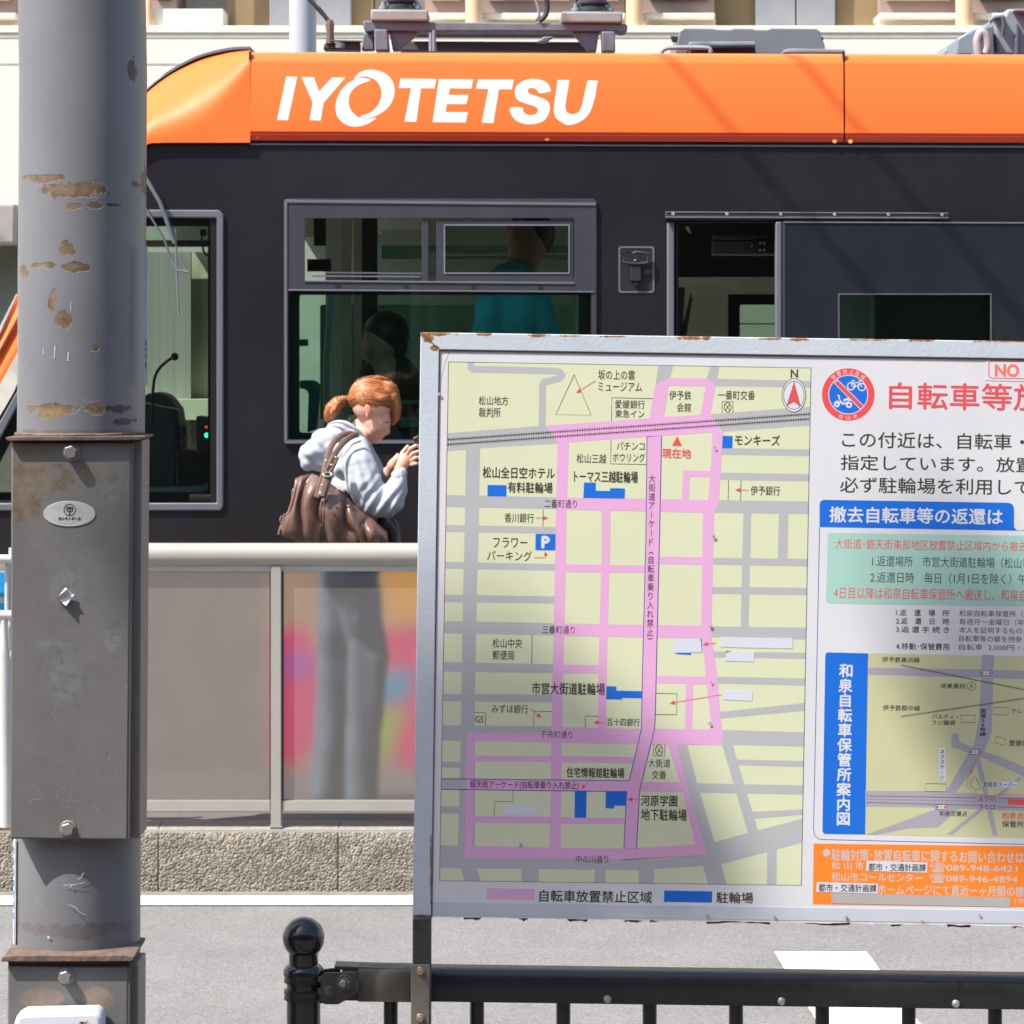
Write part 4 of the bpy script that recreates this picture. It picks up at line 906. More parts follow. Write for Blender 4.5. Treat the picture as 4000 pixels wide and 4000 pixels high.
# white plastic box strapped low on the pole
wb = mat('white_plastic', (.60, .62, .66), .45, var=.05, bump=.0005)
bm = bmesh.new(); add_prism(bm, [(52, 4200), (52, 4010), (62, 3972), (92, 3957), (370, 3951), (390, 3960), (397, 3985), (397, 4200)], H2-.05, H2-.004, bevel=.006); pb = from_bm('plastic_box', bm, wb, pole)
bm = bmesh.new()
for pts in ([(305, 3999), (318, 3990), (326, 3996), (345, 3986), (338, 4000)], [(310, 3992), (330, 3990), (322, 4002)]): flat_poly(bm, pts, H2-.0510)
from_bm('brown_mark', bm, mat('brown_stain', (.35, .12, .02), .8), pb)

# ================================================================ BLACK FENCE
FY = 4.23
blk = mat('black_fence_paint', (.014, .014, .015), .36, var=.25, vscale=30, bump=.0004, bscale=80)
lit_blk = mat('lit_black_paint', (.075, .066, .055), .6, var=.25, vscale=25)  # light falling on the left rail stretch, put into the paint colour
fence = thing('pedestrian_guardrail', 'black steel guardrail with round bars, running in front of the road below the notice board', 'guardrail', (P(1500, 0, FY).x, FY, .13))
def rail_prof(name, u0, u1, vt0, vt1, vb0, vb1, m):
    bm = bmesh.new(); rows = []
    # (fraction down, depth offset) across the front, rounded top
    prof = [(1.0, .045), (1.0, .004), (.985, 0), (.62, -.0005), (.22, -.0005), (.12, .002), (.045, .008), (0.0, .020), (0.0, .032), (.04, .040), (.12, .045)]
    for u, vt, vb in ((u0, vt0, vb0), (u1, vt1, vb1)):
        rows.append([bm.verts.new(Vector((P(u, vt, FY).x, FY+dy, P(u, vt+(vb-vt)*t, FY).z))) for t, dy in prof])
    n = len(prof)
    for k in range(n): bm.faces.new([rows[0][k], rows[0][(k+1) % n], rows[1][(k+1) % n], rows[1][k]])
    bm.faces.new(rows[0]); bm.faces.new(rows[1][::-1])
    return from_bm(name, bm, m, fence, smooth=True, angle=30)
sl = .0135
rail1 = rail_prof('top_rail', 1335, 5200, 3779, 3779+3865*sl, 3910, 3910+3865*sl, blk)
prism('lower_rail', [(1335, 4940), (5200, 4992), (5200, 5090), (1335, 5040)], FY, FY+.035, blk, fence, bevel=.004)
s_ = S(FY); b0 = None
for i in range(12):
    u = 1524+i*338.8; x = P(u, 0, FY).x; z1 = P(0, 3905+(u-1335)*sl, FY).z; z0 = P(0, 4945+(u-1335)*sl, FY).z
    if b0 is None: b0 = tube('baluster', [(x, FY+.02, z0-.0), (x, FY+.02, z1)], 28/s_, blk, fence, 18); x00, z00 = x, z1
    else: dup(b0, x-x00, 0, z1-z00)
for u, v in ((2373, 3904), (3053, 3912), (3734, 3921)): bolt('rail_rivet', u, v, FY-.0005, 12, .006, mat('zinc_rivet', (.35, .35, .36), .35, metal=.5) if u == 2373 else bpy.data.materials['zinc_rivet'], fence, hexa=False)
# post with ball finial, clamp bands and bracket
gx0 = P(1184, 0, FY+.0).x; G = FY+.01
pf_ = []
zb = P(0, 3664, G).z; Rb = 82/S(G)
pr = [(66/S(G), .13), (66/S(G), P(0, 3812, G).z), (79/S(G), P(0, 3806, G).z), (79/S(G), P(0, 3786, G).z), (68/S(G), P(0, 3772, G).z), (57/S(G), P(0, 3766, G).z), (57/S(G), P(0, 3738, G).z)]
for k in range(15):
    a = math.radians(-46+136*k/14); pr.append((max(.0005, Rb*math.cos(a)), zb+Rb*math.sin(a)))
post = lathe('post', pr, lambda z: (gx0, G), mat('gloss_black_ball', (.018, .018, .02), .14, var=.2, vscale=40), fence, 40)
cl = []
for v0, v1 in ((3798, 3838), (3862, 3905)):
    za, zc_ = P(0, v1, G).z, P(0, v0, G).z
    lathe('clamp_band', [(70/S(G), za), (76/S(G), za+.001), (77/S(G), za+.003), (75/S(G), za+.006), (75/S(G), zc_-.006), (77/S(G), zc_-.003), (76/S(G), zc_-.001), (70/S(G), zc_)], lambda z: (gx0, G), blk, fence, 40)
brz = mat('bracket_paint', (.05, .046, .040), .45, var=.2, vscale=30)
BK = FY-.012
br = prism('bracket', [(1240, 3818), (1255, 3812), (1268, 3800), (1375, 3798), (1395, 3812), (1406, 3840), (1403, 3872), (1375, 3894), (1342, 3912), (1322, 3924), (1268, 3924), (1254, 3908), (1252, 3884), (1240, 3884), (1240, 3862), (1253, 3858), (1253, 3836), (1240, 3838)], BK, BK+.004, brz, fence, bevel=.001)
prism('bracket_rear', [(1245, 3790), (1300, 3782), (1330, 3790), (1330, 3920), (1250, 3920)], FY+.02, FY+.024, brz, fence, bevel=.001)
for u, v, r, d in ((1345, 3838, 26, .016), (1285, 3873, 18, .012)):
    b_o = bolt('bracket_bolt', u, v, BK, r, d*.6, mat('dusty_bolt', (.12, .11, .10), .5, metal=.2), br); bolt('bolt_stud', u-4, v, BK-d*.6, r*.5, d*.7, bpy.data.materials['dusty_bolt'], br, hexa=False, washer=False)
dr = rail_prof('lit_rail_stretch', 1400, 1606, 3776, 3779, 3914, 3916, lit_blk)  # lighter copy of the rail, sunlight on this stretch painted in
dr.location = dr.location+Vector((0, -.0015, 0))
prism('lit_rail_top', [(1306, 3773), (1606, 3784), (1606, 3792), (1306, 3788)], FY+.005, FY+.04, brz, fence, bevel=.001)  # lit top face of the same stretch, as a lighter strip

# ================================================================ NOTICE BOARD (frame, posts)
SY = 4.2
board = thing('notice_board', 'framed public notice board with a street map and bicycle parking rules in Japanese', 'notice board', (P(1645, 0, SY).x, SY, .13))
fr_m = mat('white_frame_paint', (.50, .545, .585), .42, var=.05, vscale=8, bump=.0004, bscale=200)
def sp(u, v): return P(u, v, SY)
patches(fr_m, (.36, .17, .075), [(sp(1655, 1304), .020, .0045), (sp(1672, 1322), .008, .006), (sp(1720, 1304), .022, .003), (sp(1890, 1307), .012, .0022), (sp(2110, 1310), .014, .003), (sp(2240, 1313), .02, .0016), (sp(2400, 1315), .02, .0014), (sp(2700, 1319), .024, .0040), (sp(3010, 1324), .02, .0016), (sp(3125, 1326), .012, .003), (sp(3400, 1328), .04, .0012), (sp(3600, 1330), .02, .0018), (sp(3900, 1335), .04, .0012)], amp=.75, nscale=110, rough=.9, depth=.0003)
patches(fr_m, (.35, .22, .12), [(sp(1655, 3578), .02, .0018), (sp(1700, 1362), .006, .004), (sp(1683, 3400), .0012, .05)], amp=.5, nscale=60)
fb = mat('frame_dark_edge', (.10, .075, .06), .7)
FT = SY-.0022
bm = bmesh.new(); add_prism(bm, [(1643, 1298), (5400, 1355), (5400, 1424), (1716, 1366)], FT, SY+.022, bevel=.0012); fbar = from_bm('frame_bar', bm, fr_m, board)
bm = bmesh.new(); add_prism(bm, [(1643, 1299), (1715.5, 1366.5), (1684, 3586), (1612, 3584)], FT, SY+.022, bevel=.0012); lbar = from_bm('frame_bar', bm, fr_m, board)
prism('mitre_joint', [(1643, 1297), (1646, 1297), (1719, 1366), (1715, 1366)], FT-.0004, FT+.002, mat('rust_joint', (.22, .09, .04), .9), board)
bm = bmesh.new(); add_prism(bm, [(1714, 1364), (5400, 1421), (5400, 1430), (1719, 1372), (1688, 3586), (1682, 3586)], SY-.0012, SY-.0004); from_bm('reveal', bm, fb, board)
bm = bmesh.new(); add_prism(bm, [(5335, 1360), (5400, 1355), (5370, 3650), (5305, 3648)], FT, SY+.022, bevel=.0012); from_bm('frame_bar', bm, fr_m, board)
panelm = mat('white_sheet', (.64, .64, .65), .5, var=.03, vscale=6, bump=.0003, bscale=9)
# ragged bottom edge
be = [(1684, 3582)]; u = 1684
while u < 5310:
    u += random.choice((14, 22, 35, 60)); be.append((u, 3582+(u-1684)*.0152+random.uniform(-3.5, 3.5)*(1 if u > 2350 else .4)))
panel = prism('panel', [(1718, 1370), (5330, 1426), (5306, be[-1][1])]+be[::-1], SY, SY+.003, panelm, board)
under = []
bm = bmesh.new()
for a, b in ((1810, 1880), (2030, 2060), (2215, 2300), (2440, 2510), (2540, 2570), (2760, 3010), (3150, 3320), (3475, 3525), (3700, 3790), (3950, 3990)):
    n = 6; top = [(a+(b-a)*k/n, 3576+((a+(b-a)*k/n)-1684)*.0152) for k in range(n+1)]; bot = [(x+random.uniform(-3, 3), y+8+random.uniform(1, 9)) for x, y in top]
    add_prism(bm, top+bot[::-1], SY+.0035, SY+.006)
from_bm('rusted_backing', bm, mat('rust_flakes', (.15, .075, .035), .9, var=.5, vscale=80), board)
# bottom strip of film
strip = mat('grey_film_strip', (.50, .53, .58), .5, var=.05, vscale=10, bump=.0006, bscale=12)
prism('film_strip', [(1690, 3524), (2300, 3533), (2900, 3541), (5306, 3578), (5306, 3628), (1690, 3574)], SY-.0004, SY, strip, board)
prism('post', [(1612, 3586), (1684, 3586), (1680, 4900), (1606, 4900)], SY-.012, SY+.022, mat('dark_worn_post', (.045, .047, .042), .5, var=.5, vscale=40), board, bevel=.002)
plate = prism('fixing_plate', [(1606, 3768), (1679, 3768), (1675, 4300), (1603, 4300)], SY-.017, SY-.0125, mat('fixing_plate_paint', (.17, .15, .12), .45, var=.15, vscale=30), board, bevel=.001)
bb1 = bolt('plate_bolt', 1643, 3792, SY-.017, 13, .010, mat('brassy_bolt', (.30, .24, .15), .4, metal=.4), plate); dup(bb1, -.0004, 0, -(3975-3792)/S(SY))
prism('post', [(5330, 3640), (5400, 3640), (5390, 4900), (5320, 4900)], SY-.012, SY+.022, bpy.data.materials['dark_worn_post'], board, bevel=.002)
for u in (1645, 5358):
    x = P(u, 0, SY).x; box('post', (x-.012, SY-.011, .13), (x+.011, SY+.02, P(0, 4890, SY).z), bpy.data.materials['dark_worn_post'], board)
# screws through the sheet
scm = mat('panel_screw', (.4, .36, .33), .5)
for u, v in ((2790, 1747), (2787, 2094), (2774, 2444), (2776, 2662), (2771, 2824), (2035, 3302), (3025, 3580), (3305, 3582), (3600, 3598), (3826, 3574), (2760, 3575), (1993, 1551+280), (1716, 1540)):
    bm = bmesh.new(); c = P(u, v, SY-.002); r = random.uniform(5, 8)/S(SY)
    bmesh.ops.create_uvsphere(bm, u_segments=8, v_segments=6, radius=r, matrix=Matrix.Translation(c) @ Matrix.Diagonal((1, .12, 1, 1)))
    if u == 1993: bm.free(); continue
    from_bm('screw_head', bm, scm, board)
# cobweb threads in the corner
tube('cobweb_thread', [sp(1752, 1377), sp(1735, 1420), sp(1724, 1475)], .0004, mat('thread', (.5, .48, .4), .8), board, 4)
# ================================================================ PRINT ON THE BOARD
PCOL = {'yellow': srgb(222, 226, 188), 'grey': srgb(186, 187, 188), 'pink': srgb(233, 176, 218), 'blue': (.004, .135, .60), 'ink': (.035, .03, .02), 'purple_ink': (.10, .02, .06),
        'red': (.72, .07, .075), 'white': (.64, .645, .66), 'sticker': (.60, .63, .68), 'green': srgb(172, 214, 200), 'orange': (.86, .22, .02), 'navy': (.01, .06, .30), 'map2': srgb(206, 206, 160), 'road2': srgb(172, 168, 180),
        'teal': (.02, .25, .28), 'amber': (.6, .42, .12), 'magenta': (.55, .05, .3), 'coral': (.80, .17, .10), 'fade': (.50, .49, .46)}
PM = {k: mat('print_'+k, tuple(x*(.86 if k in ('yellow', 'grey', 'pink', 'green', 'map2', 'road2') else 1) for x in c), .5, var=.02, vscale=5) for k, c in PCOL.items()}
def LZ(l): return SY-.000018*l-.00003
def layer(name, m, polys, l, parent=None):
    bm = bmesh.new()
    for pts in polys: flat_poly(bm, pts, LZ(l))
    return from_bm(name, bm, PM[m], parent or panel)
MAP = [(1752, 1413), (3168, 1437), (3130, 3458), (1717, 3440)]
mp = layer('printed_map', 'yellow', [MAP], 1)
def xe(v): return 1752-(v-1413)*35/2027+1.5      # the map's own left and right edge at a height
def xr(v): return 3168-(v-1437)*38/2021-1.5
def road(a, b, c, d, F1=ZA, l=1):                 # left part: from the map's edge to x=c  (a,b: y at the left; d: (y0,y1) at the right)
    p1 = F1(0, a); p2 = F1(0, b)
    return [(xe(p1[1]), p1[1]), F1(c, d[0]), F1(c, d[1]), (xe(p2[1]), p2[1])]
g = []
# curved lane
def band(pts, w, Z):
    q = [Z(*p) for p in pts]; q = [(p.x, p.y) for p in smooth_path([(a, b, 0) for a, b in q], 4)]; L = []; Rt = []
    for i in range(len(q)):
        a = q[max(0, i-1)]; b = q[min(len(q)-1, i+1)]; dx, dy = b[0]-a[0], b[1]-a[1]; ll = math.hypot(dx, dy); nx, ny = -dy/ll*w/2, dx/ll*w/2
        L.append((q[i][0]+nx, q[i][1]+ny)); Rt.append((q[i][0]-nx, q[i][1]-ny))
    return [[L[i], L[i+1], Rt[i+1], Rt[i]] for i in range(len(q)-1)]
bm = bmesh.new()
lane = [ZA(*q) for q in ((457, 277), (457, 320), (470, 340), (500, 345), (800, 350), (1260, 362), (1300, 375), (1316, 400), (1290, 430), (1220, 448), (1150, 465), (1138, 485), (1132, 520), (1132, 700), (1127, 892))]
for kk, (q0, q1) in enumerate(zip(lane, lane[1:])):
    dx, dy = q1[0]-q0[0], q1[1]-q0[1]; ll = math.hypot(dx, dy); nx, ny = -dy/ll*13.5, dx/ll*13.5
    flat_poly(bm, [(q0[0]+nx, q0[1]+ny), (q1[0]+nx, q1[1]+ny), (q1[0]-nx, q1[1]-ny), (q0[0]-nx, q0[1]-ny)], LZ(2+.22*kk))
    if kk: flat_poly(bm, ell(q0[0], q0[1], 13.5, 13.5, 16), LZ(2.11+.22*kk))
from_bm('printed_lane', bm, PM['grey'], panel)
g += [[(xe(1692), 1692), ZA(1168, 874), ZA(1285, 1047), ZA(900, 1068), ZA(545, 1090), ZA(410, 1105), (xe(1763), 1763)],
      [ZB(903, 768), ZB(1400, 730), (xr(1589), 1589), (xr(1663), 1663), ZB(1020, 935), ZB(950, 845)],
      [ZA(410, 1095), ZC(402, 0), ZC(385, 700), ZC(375, 1200), ZE(325, 200), ZE(310, 900), ZE(298, 1300), ZE(440, 1300), ZE(440, 100), ZC(500, 1500), ZC(515, 700), ZC(530, 300), ZC(535, 0), ZA(545, 1085)],
      road(1530, 1645, 1268, (1552, 1665)), road(1812, 1880, 1262, (1832, 1897)), road(470, 535, 1256, (490, 556), ZC), road(780, 850, 1246, (796, 865), ZC), road(1028, 1145, 1240, (1048, 1165), ZC),
      road(1415, 1505, 1235, (1437, 1522), ZC), road(1715, 1785, 1225, (1724, 1796), ZC), road(285, 415, 1090, (295, 420), ZE), road(590, 640, 330, (592, 643), ZE), road(735, 822, 370, (737, 824), ZE), road(965, 1025, 310, (968, 1027), ZE),
      [(xe(3301), 3301), ZE(352, 1300), ZE(352, 1392), ZE(1717, 1412), ZF(250, 795), ZF(440, 770), ZF(475, 716), ZF(640, 670), (xr(3198), 3198), (xr(3292), 3292), ZF(510, 820), ZF(420, 828), ZF(110, 849), ZE(1717, 1499), ZE(900, 1490), (xe(3391), 3391)],
      [ZE(320, 1480), ZE(450, 1480), (1878, 3440+161*.0127), (1814, 3440+97*.0127)], [ZE(832, 1488), ZE(975, 1490), (2106, 3445), (2036, 3444)], [ZE(1445, 1493), ZE(1535, 1495), (2366, 3448), (2322, 3447.5)],
      [ZF(115, 845), ZF(188, 845), (2554, 3450.5), (2494, 3450)], [ZF(418, 820), ZF(505, 815), (2838, 3454), (2766, 3453)], [ZF(725, 750), ZF(770, 740), (3033, 3456.5), (2995, 3456)],
      [ZB(415, 309), ZB(556, 312), ZB(520, 440), ZB(385, 510)], [ZB(906, 316), ZB(990, 318), ZB(958, 500), ZB(870, 440)], [ZB(940, 433), (xr(1488), 1488), (xr(1514), 1514), ZB(955, 503)],
      [ZB(1015, 1088), (xr(1755), 1755), (xr(1782), 1782), ZB(1015, 1150)], [ZB(1000, 1318), (xr(1852), 1852), (xr(1880), 1880), ZB(1000, 1387)], [ZB(985, 1578), (xr(1959), 1959), (xr(2008), 2008), ZB(940, 1697)],
      [ZB(1217, 1690), ZB(1292, 1690), ZD(1265, 1090), ZD(1190, 1090)], [ZB(1552, 1695), ZB(1642, 1695), ZD(1632, 445), ZD(1541, 445)],
      [ZD(930, 432), (xr(2183), 2183), (xr(2212), 2212), ZD(928, 497)], [ZD(920, 706), (xr(2296), 2296), (xr(2325), 2325), ZD(920, 771)], [ZD(915, 1078), (xr(2452), 2452), (xr(2498), 2498), ZD(918, 1180)],
      [ZD(930, 1317), (xr(2550), 2550), (xr(2573), 2573), ZD(935, 1370)], [ZD(965, 1554), (xr(2650), 2650), (xr(2678), 2678), ZD(970, 1616)], [ZD(990, 1887), (xr(2746), 2746), (xr(2776), 2776), ZD(1000, 1947)],
      [ZF(505, 183), (xr(2861), 2861), (xr(2916), 2916), ZF(505, 252)], [ZF(290, 252), ZF(345, 254), ZF(393, 440), ZF(475, 718), ZF(440, 790)], [ZF(508, 248), ZF(560, 250), ZF(615, 440), ZF(682, 665), ZF(635, 680), ZF(560, 420)],
      [ZF(580, 324), (xr(2973), 2973), (xr(2995), 2995), ZF(582, 350)], [ZF(380, 436), (xr(3068), 3068), (xr(3103), 3103), ZF(385, 480)], [ZF(645, 572), (xr(3162), 3162), (xr(3182), 3182), ZF(660, 604)]]
for i, q in enumerate(g):
    bm = bmesh.new(); flat_poly(bm, q, LZ(2+.12*i)); from_bm('printed_road', bm, PM['grey'], panel)
p = [[ZA(1165, 875), ZA(1932, 822), ZB(335, 805), ZB(910, 768), ZB(965, 850), ZB(1025, 935), ZB(925, 938), ZB(445, 973), ZB(0, 1000), ZA(1380, 1032), ZA(1278, 1045)],
     [ZB(385, 500), ZB(520, 428), ZB(880, 430), ZB(955, 495), ZB(905, 775), ZB(811, 772), ZB(862, 505), ZB(513, 497), ZB(465, 802), ZB(330, 808)],
     [ZA(1276, 1035), ZC(1258, 0), ZC(1250, 500), ZC(1238, 1150), ZE(1088, 0), ZE(1080, 450), ZE(1067, 1310), ZE(1160, 1315), ZE(1168, 450), ZE(1177, 0), ZC(1337, 1150), ZC(1352, 500), ZC(1360, 0), ZA(1382, 1025)],
     [ZA(1265, 1552), ZA(1932, 1563), ZB(985, 1578), ZB(942, 1697), ZA(1262, 1666)],
     [ZA(1692, 1670), ZC(1690, 400), ZC(1668, 1180), ZE(1472, 50), ZE(1473, 310), ZE(1542, 310), ZE(1542, 50), ZC(1745, 1180), ZC(1768, 400), ZA(1775, 1670)],
     [ZC(1345, 492), ZD(290, 505), ZD(287, 573), ZC(1345, 565)], [ZC(1330, 1050), ZD(850, 1074), ZD(880, 1194), ZC(1330, 1167)], [ZC(1325, 1439), ZC(1670, 1445), ZC(1670, 1522), ZC(1325, 1519)],
     [ZB(925, 935), ZB(905, 1300), ZB(885, 1580), ZB(842, 1700), ZD(835, 0), ZD(818, 1090), ZD(865, 1560), ZD(905, 1932), ZF(462, 190), ZF(512, 190), ZD(1000, 1932), ZD(965, 1500), ZD(917, 1180), ZD(917, 1000), ZD(940, 0), ZB(945, 1690), ZB(985, 1580), ZB(1003, 1300), ZB(1027, 935)],
     [ZB(650, 1297), ZB(1000, 1305), ZB(1000, 1362), ZB(713, 1357), ZB(700, 1580), ZB(635, 1580)], [ZD(405, 420), ZD(840, 428), ZD(840, 496), ZD(405, 488)], [ZD(395, 1545), ZD(880, 1555), ZD(880, 1624), ZD(395, 1612)],
     [ZD(675, 1605), ZD(742, 1605), ZF(368, 190), ZF(334, 190)], [ZE(370, 350), ZE(1085, 352), ZE(1085, 298), ZF(0, 176), ZF(512, 181), ZF(512, 255), ZF(0, 250), ZE(1170, 432), ZE(370, 414)],
     [ZE(370, 405), ZE(432, 405), ZE(417, 1310), ZE(352, 1395)], [ZE(410, 1297), ZE(1085, 1312), ZE(1717, 1320), ZF(388, 727), ZF(440, 777), ZF(0, 800), ZE(1717, 1414), ZE(352, 1396)],
     [ZE(428, 539), ZE(1717, 550), ZF(100, 315), ZF(92, 344), ZE(1717, 600), ZE(428, 586)], [ZE(365, 736), ZE(1717, 750), ZF(75, 425), ZF(60, 478), ZE(1717, 842), ZE(362, 824)],
     [ZE(415, 1045), ZE(1717, 1064), ZE(1712, 1112), ZE(415, 1105)], [ZF(112, 431), ZF(303, 431), ZF(330, 478), ZF(112, 476)], [ZF(252, 252), ZF(297, 254), ZF(350, 475), ZF(442, 778), ZF(386, 732), ZF(325, 478)],
     [ZB(308, 982), ZB(297, 1932), ZD(265, 1500), ZD(257, 1932), ZF(128, 180), ZF(70, 425), ZF(57, 500), ZF(45, 748), ZF(105, 747), ZF(120, 470), ZF(190, 180), ZD(385, 1932), ZD(395, 1500), ZB(425, 1932), ZB(445, 972)]]
for i, q in enumerate(p):
    bm = bmesh.new(); flat_poly(bm, q, LZ(6.5+.15*i)); from_bm('printed_zone', bm, PM['pink'], panel)
# black linework
bm = bmesh.new(); YL = LZ(11)
stroke(bm, MAP, 2.2, YL, closed=True)
for a in ((ZA(235, 1008), ZB(1843, 766)), (ZA(235, 1053), ZB(1838, 812))):
    stroke(bm, list(a), 2.0, YL); n = 149
    for k in range(n):
        f = (k+.5)/n; x = a[0][0]+(a[1][0]-a[0][0])*f; y = a[0][1]+(a[1][1]-a[0][1])*f; stroke(bm, [(x, y-6), (x+.5, y+6)], 2.6, LZ(11.8))
for pts in ([ZA(1432, 395), ZA(1592, 777), ZA(1257, 771), ZA(1432, 395)], [ZB(364, 620), ZA(1787, 612), ZA(1783, 832)], [ZA(1779, 1010), ZA(1776, 1236), ZB(300, 1242)], [ZB(1015, 755), ZB(1017, 647), ZB(1119, 649), ZB(1117, 752)],
            [ZB(1077, 1390), ZB(1072, 1580)], [ZB(1194, 1390), ZB(1190, 1582)], [ZA(1139, 1664), ZA(1137, 1826)], [ZC(1035, 1158), ZC(1031, 1434)], [ZE(435, 178), ZE(531, 179), ZE(529, 292)], [ZE(933, 294), ZE(935, 168), ZE(1085, 171)],
            [ZE(1364, 303), ZE(1366, 208), ZE(1472, 211)], [ZD(388, 1710), ZD(590, 1714), ZD(587, 1912), ZD(385, 1910)], [ZF(187, 252), ZF(186, 306), ZF(238, 308), ZF(239, 252)], [ZE(760, 832), ZE(757, 925), ZE(608, 923), ZE(602, 1046)]): stroke(bm, pts, 2.0, YL)
for Z, cx, cy, rx, ry in ((ZB, 1067, 702, 33, 45), (ZF, 212, 279, 17, 25)):
    q = [Z(x, y) for x, y in ell(cx, cy, rx, ry, 24)]; stroke(bm, q, 2.4, YL, closed=True)
    for s1 in (1, -1): stroke(bm, [Z(cx-rx*.7, cy-s1*ry*.7), Z(cx+rx*.7, cy+s1*ry*.7)], 2.4, LZ(11.2))
for pts in (ell(0, 0, 1, 1, 36),):
    stroke(bm, [ZB(1693+x*112, 590+y*157) for x, y in pts], 2.4, LZ(12), closed=True); stroke(bm, [ZB(1693+x*96, 590+y*132) for x, y in pts], 2.4, LZ(12), closed=True)
stroke(bm, [ZB(1695, 460), ZB(1755, 697), ZB(1692, 650), ZB(1627, 692)], 2.2, LZ(12.6), closed=True)
from_bm('printed_linework', bm, PM['ink'], panel)
layer('compass_disc', 'white', [[ZB(1693+x*112, 590+y*157) for x, y in ell(0, 0, 1, 1, 36)]], 11.4)
layer('compass_needle', 'red', [[ZB(1695, 460), ZB(1755, 697), ZB(1692, 650), ZB(1627, 692)]], 12.2)
bm = bmesh.new()
stroke(bm, [ZB(308, 982), ZB(297, 1932), ZD(265, 1500), ZD(257, 1932), ZF(128, 180), ZF(70, 425), ZE(1717, 750), (xe(3042), 3042)], 3, YL)
stroke(bm, [ZB(308, 982), ZB(445, 972), ZB(425, 1932), ZD(395, 1500), ZD(385, 1932), ZF(190, 180), ZF(120, 470), ZF(105, 747), ZF(45, 748), ZF(58, 478), ZE(1717, 842), (xe(3083), 3083)], 3, YL)
from_bm('arcade_outline', bm, PM['navy'], panel)
bl_ = [[ZA(615, 1435), ZA(792, 1437), ZA(792, 1542), ZA(613, 1540)], [ZA(1525, 1412), ZA(1635, 1414), ZA(1635, 1490), ZA(1770, 1492), ZA(1770, 1465), ZA(1910, 1468), ZA(1908, 1565), ZA(1518, 1558)], [ZB(1022, 971), ZB(1114, 974), ZB(1112, 1089), ZB(1015, 1087)],
       [ZC(1068, 206), ZC(1257, 209), ZC(1254, 361), ZC(1066, 358)], [ZC(1735, 1643), ZC(1829, 1646), ZC(1829, 1685), ZD(260, 1690), ZD(258, 1756), ZD(71, 1753), ZD(70, 1769), ZC(1733, 1765)], [ZD(583, 1322), ZD(724, 1327), ZD(722, 1348), ZD(583, 1340)], [ZD(800, 1195), ZD(822, 1196), ZD(831, 1314), ZD(812, 1316)],
       [ZE(1279, 838), ZE(1377, 840), ZE(1372, 1063), ZE(1275, 1060)], [ZE(1538, 842), ZF(62, 478), ZF(52, 543), ZE(1608, 959), ZE(1608, 984), ZE(1535, 981)]]
for q in bl_: layer('printed_parking_block', 'blue', [q], 12)
def arrow(shaft, tip, size, m='red', l=13):
    bm = bmesh.new(); stroke(bm, shaft, 2.0, LZ(l))
    a = shaft[-1]; dx, dy = tip[0]-a[0], tip[1]-a[1]; L = math.hypot(dx, dy) or 1; dx /= L; dy /= L
    b = (tip[0]-dx*size, tip[1]-dy*size)
    flat_poly(bm, [tip, (b[0]-dy*size*.42, b[1]+dx*size*.42), (b[0]+dy*size*.42, b[1]-dx*size*.42)], LZ(l+.3)); from_bm('printed_arrow', bm, PM[m], panel)
arrow([ZA(1632, 452), ZA(1500, 535)], ZA(1450, 567), 20); arrow([ZA(1072, 1746), ZA(1140, 1746)], ZA(1187, 1747), 19); arrow([ZB(1265, 1486), ZB(1190, 1483)], ZB(1137, 1483), 20)
arrow([ZC(1052, 430), ZC(1163, 431), ZC(1163, 405)], ZC(1163, 368), 18); arrow([ZD(958, 1237), ZD(880, 1246)], ZD(833, 1252), 20); arrow([ZD(1010, 1723), ZD(570, 1797)], ZD(520, 1806), 21)
arrow([ZE(905, 146), ZE(965, 195)], ZE(997, 226), 20); arrow([ZE(1533, 263), ZE(1470, 262)], ZE(1437, 262), 18); arrow([ZE(1418, 725), ZE(1355, 795)], ZE(1333, 822), 18); arrow([ZF(120, 513), ZF(85, 513)], ZF(60, 513), 21)
layer('you_are_here_mark', 'red', [[ZB(593, 974), ZB(637, 1067), ZB(544, 1064)]], 12)
# blank stickers stuck over old names
def stk(pts, m='sticker', name='blank_sticker', bev=.0002):
    bm = bmesh.new(); add_prism(bm, pts, SY-.00036, LZ(9)); return from_bm(name, bm, PM[m], panel)
for q in ([ZD(590, 1194), ZD(812, 1196), ZD(826, 1325), ZD(560, 1328), ZD(547, 1310), ZD(552, 1205)], [ZD(1005, 1178), ZD(1180, 1184), ZD(1680, 1188), ZD(1683, 1288), ZD(1200, 1280), ZD(998, 1270)], [ZD(1060, 1325), ZD(1110, 1312), ZD(1320, 1318), ZD(1318, 1413), ZD(1042, 1405)], [ZD(1035, 1680), ZD(1303, 1690), ZD(1300, 1783), ZD(1025, 1770)], [ZE(685, 950), ZE(965, 957), ZE(972, 1045), ZE(680, 1042)]): stk(q)
layer('tear_mark', 'ink', [[ZD(1048, 1314), ZD(1105, 1312), ZD(1060, 1335)], [ZD(1380, 1184), ZD(1465, 1187), ZD(1420, 1198)]], 16)
TL = LZ(13)
def T(s, Z, x0, y0, x1, y1, m='ink', **k):
    a = Z(x0, y0); b = Z(x1, y1); return text(s, a[0], a[1], b[0], b[1], k.pop('Y', TL), PM[m], panel, **k)
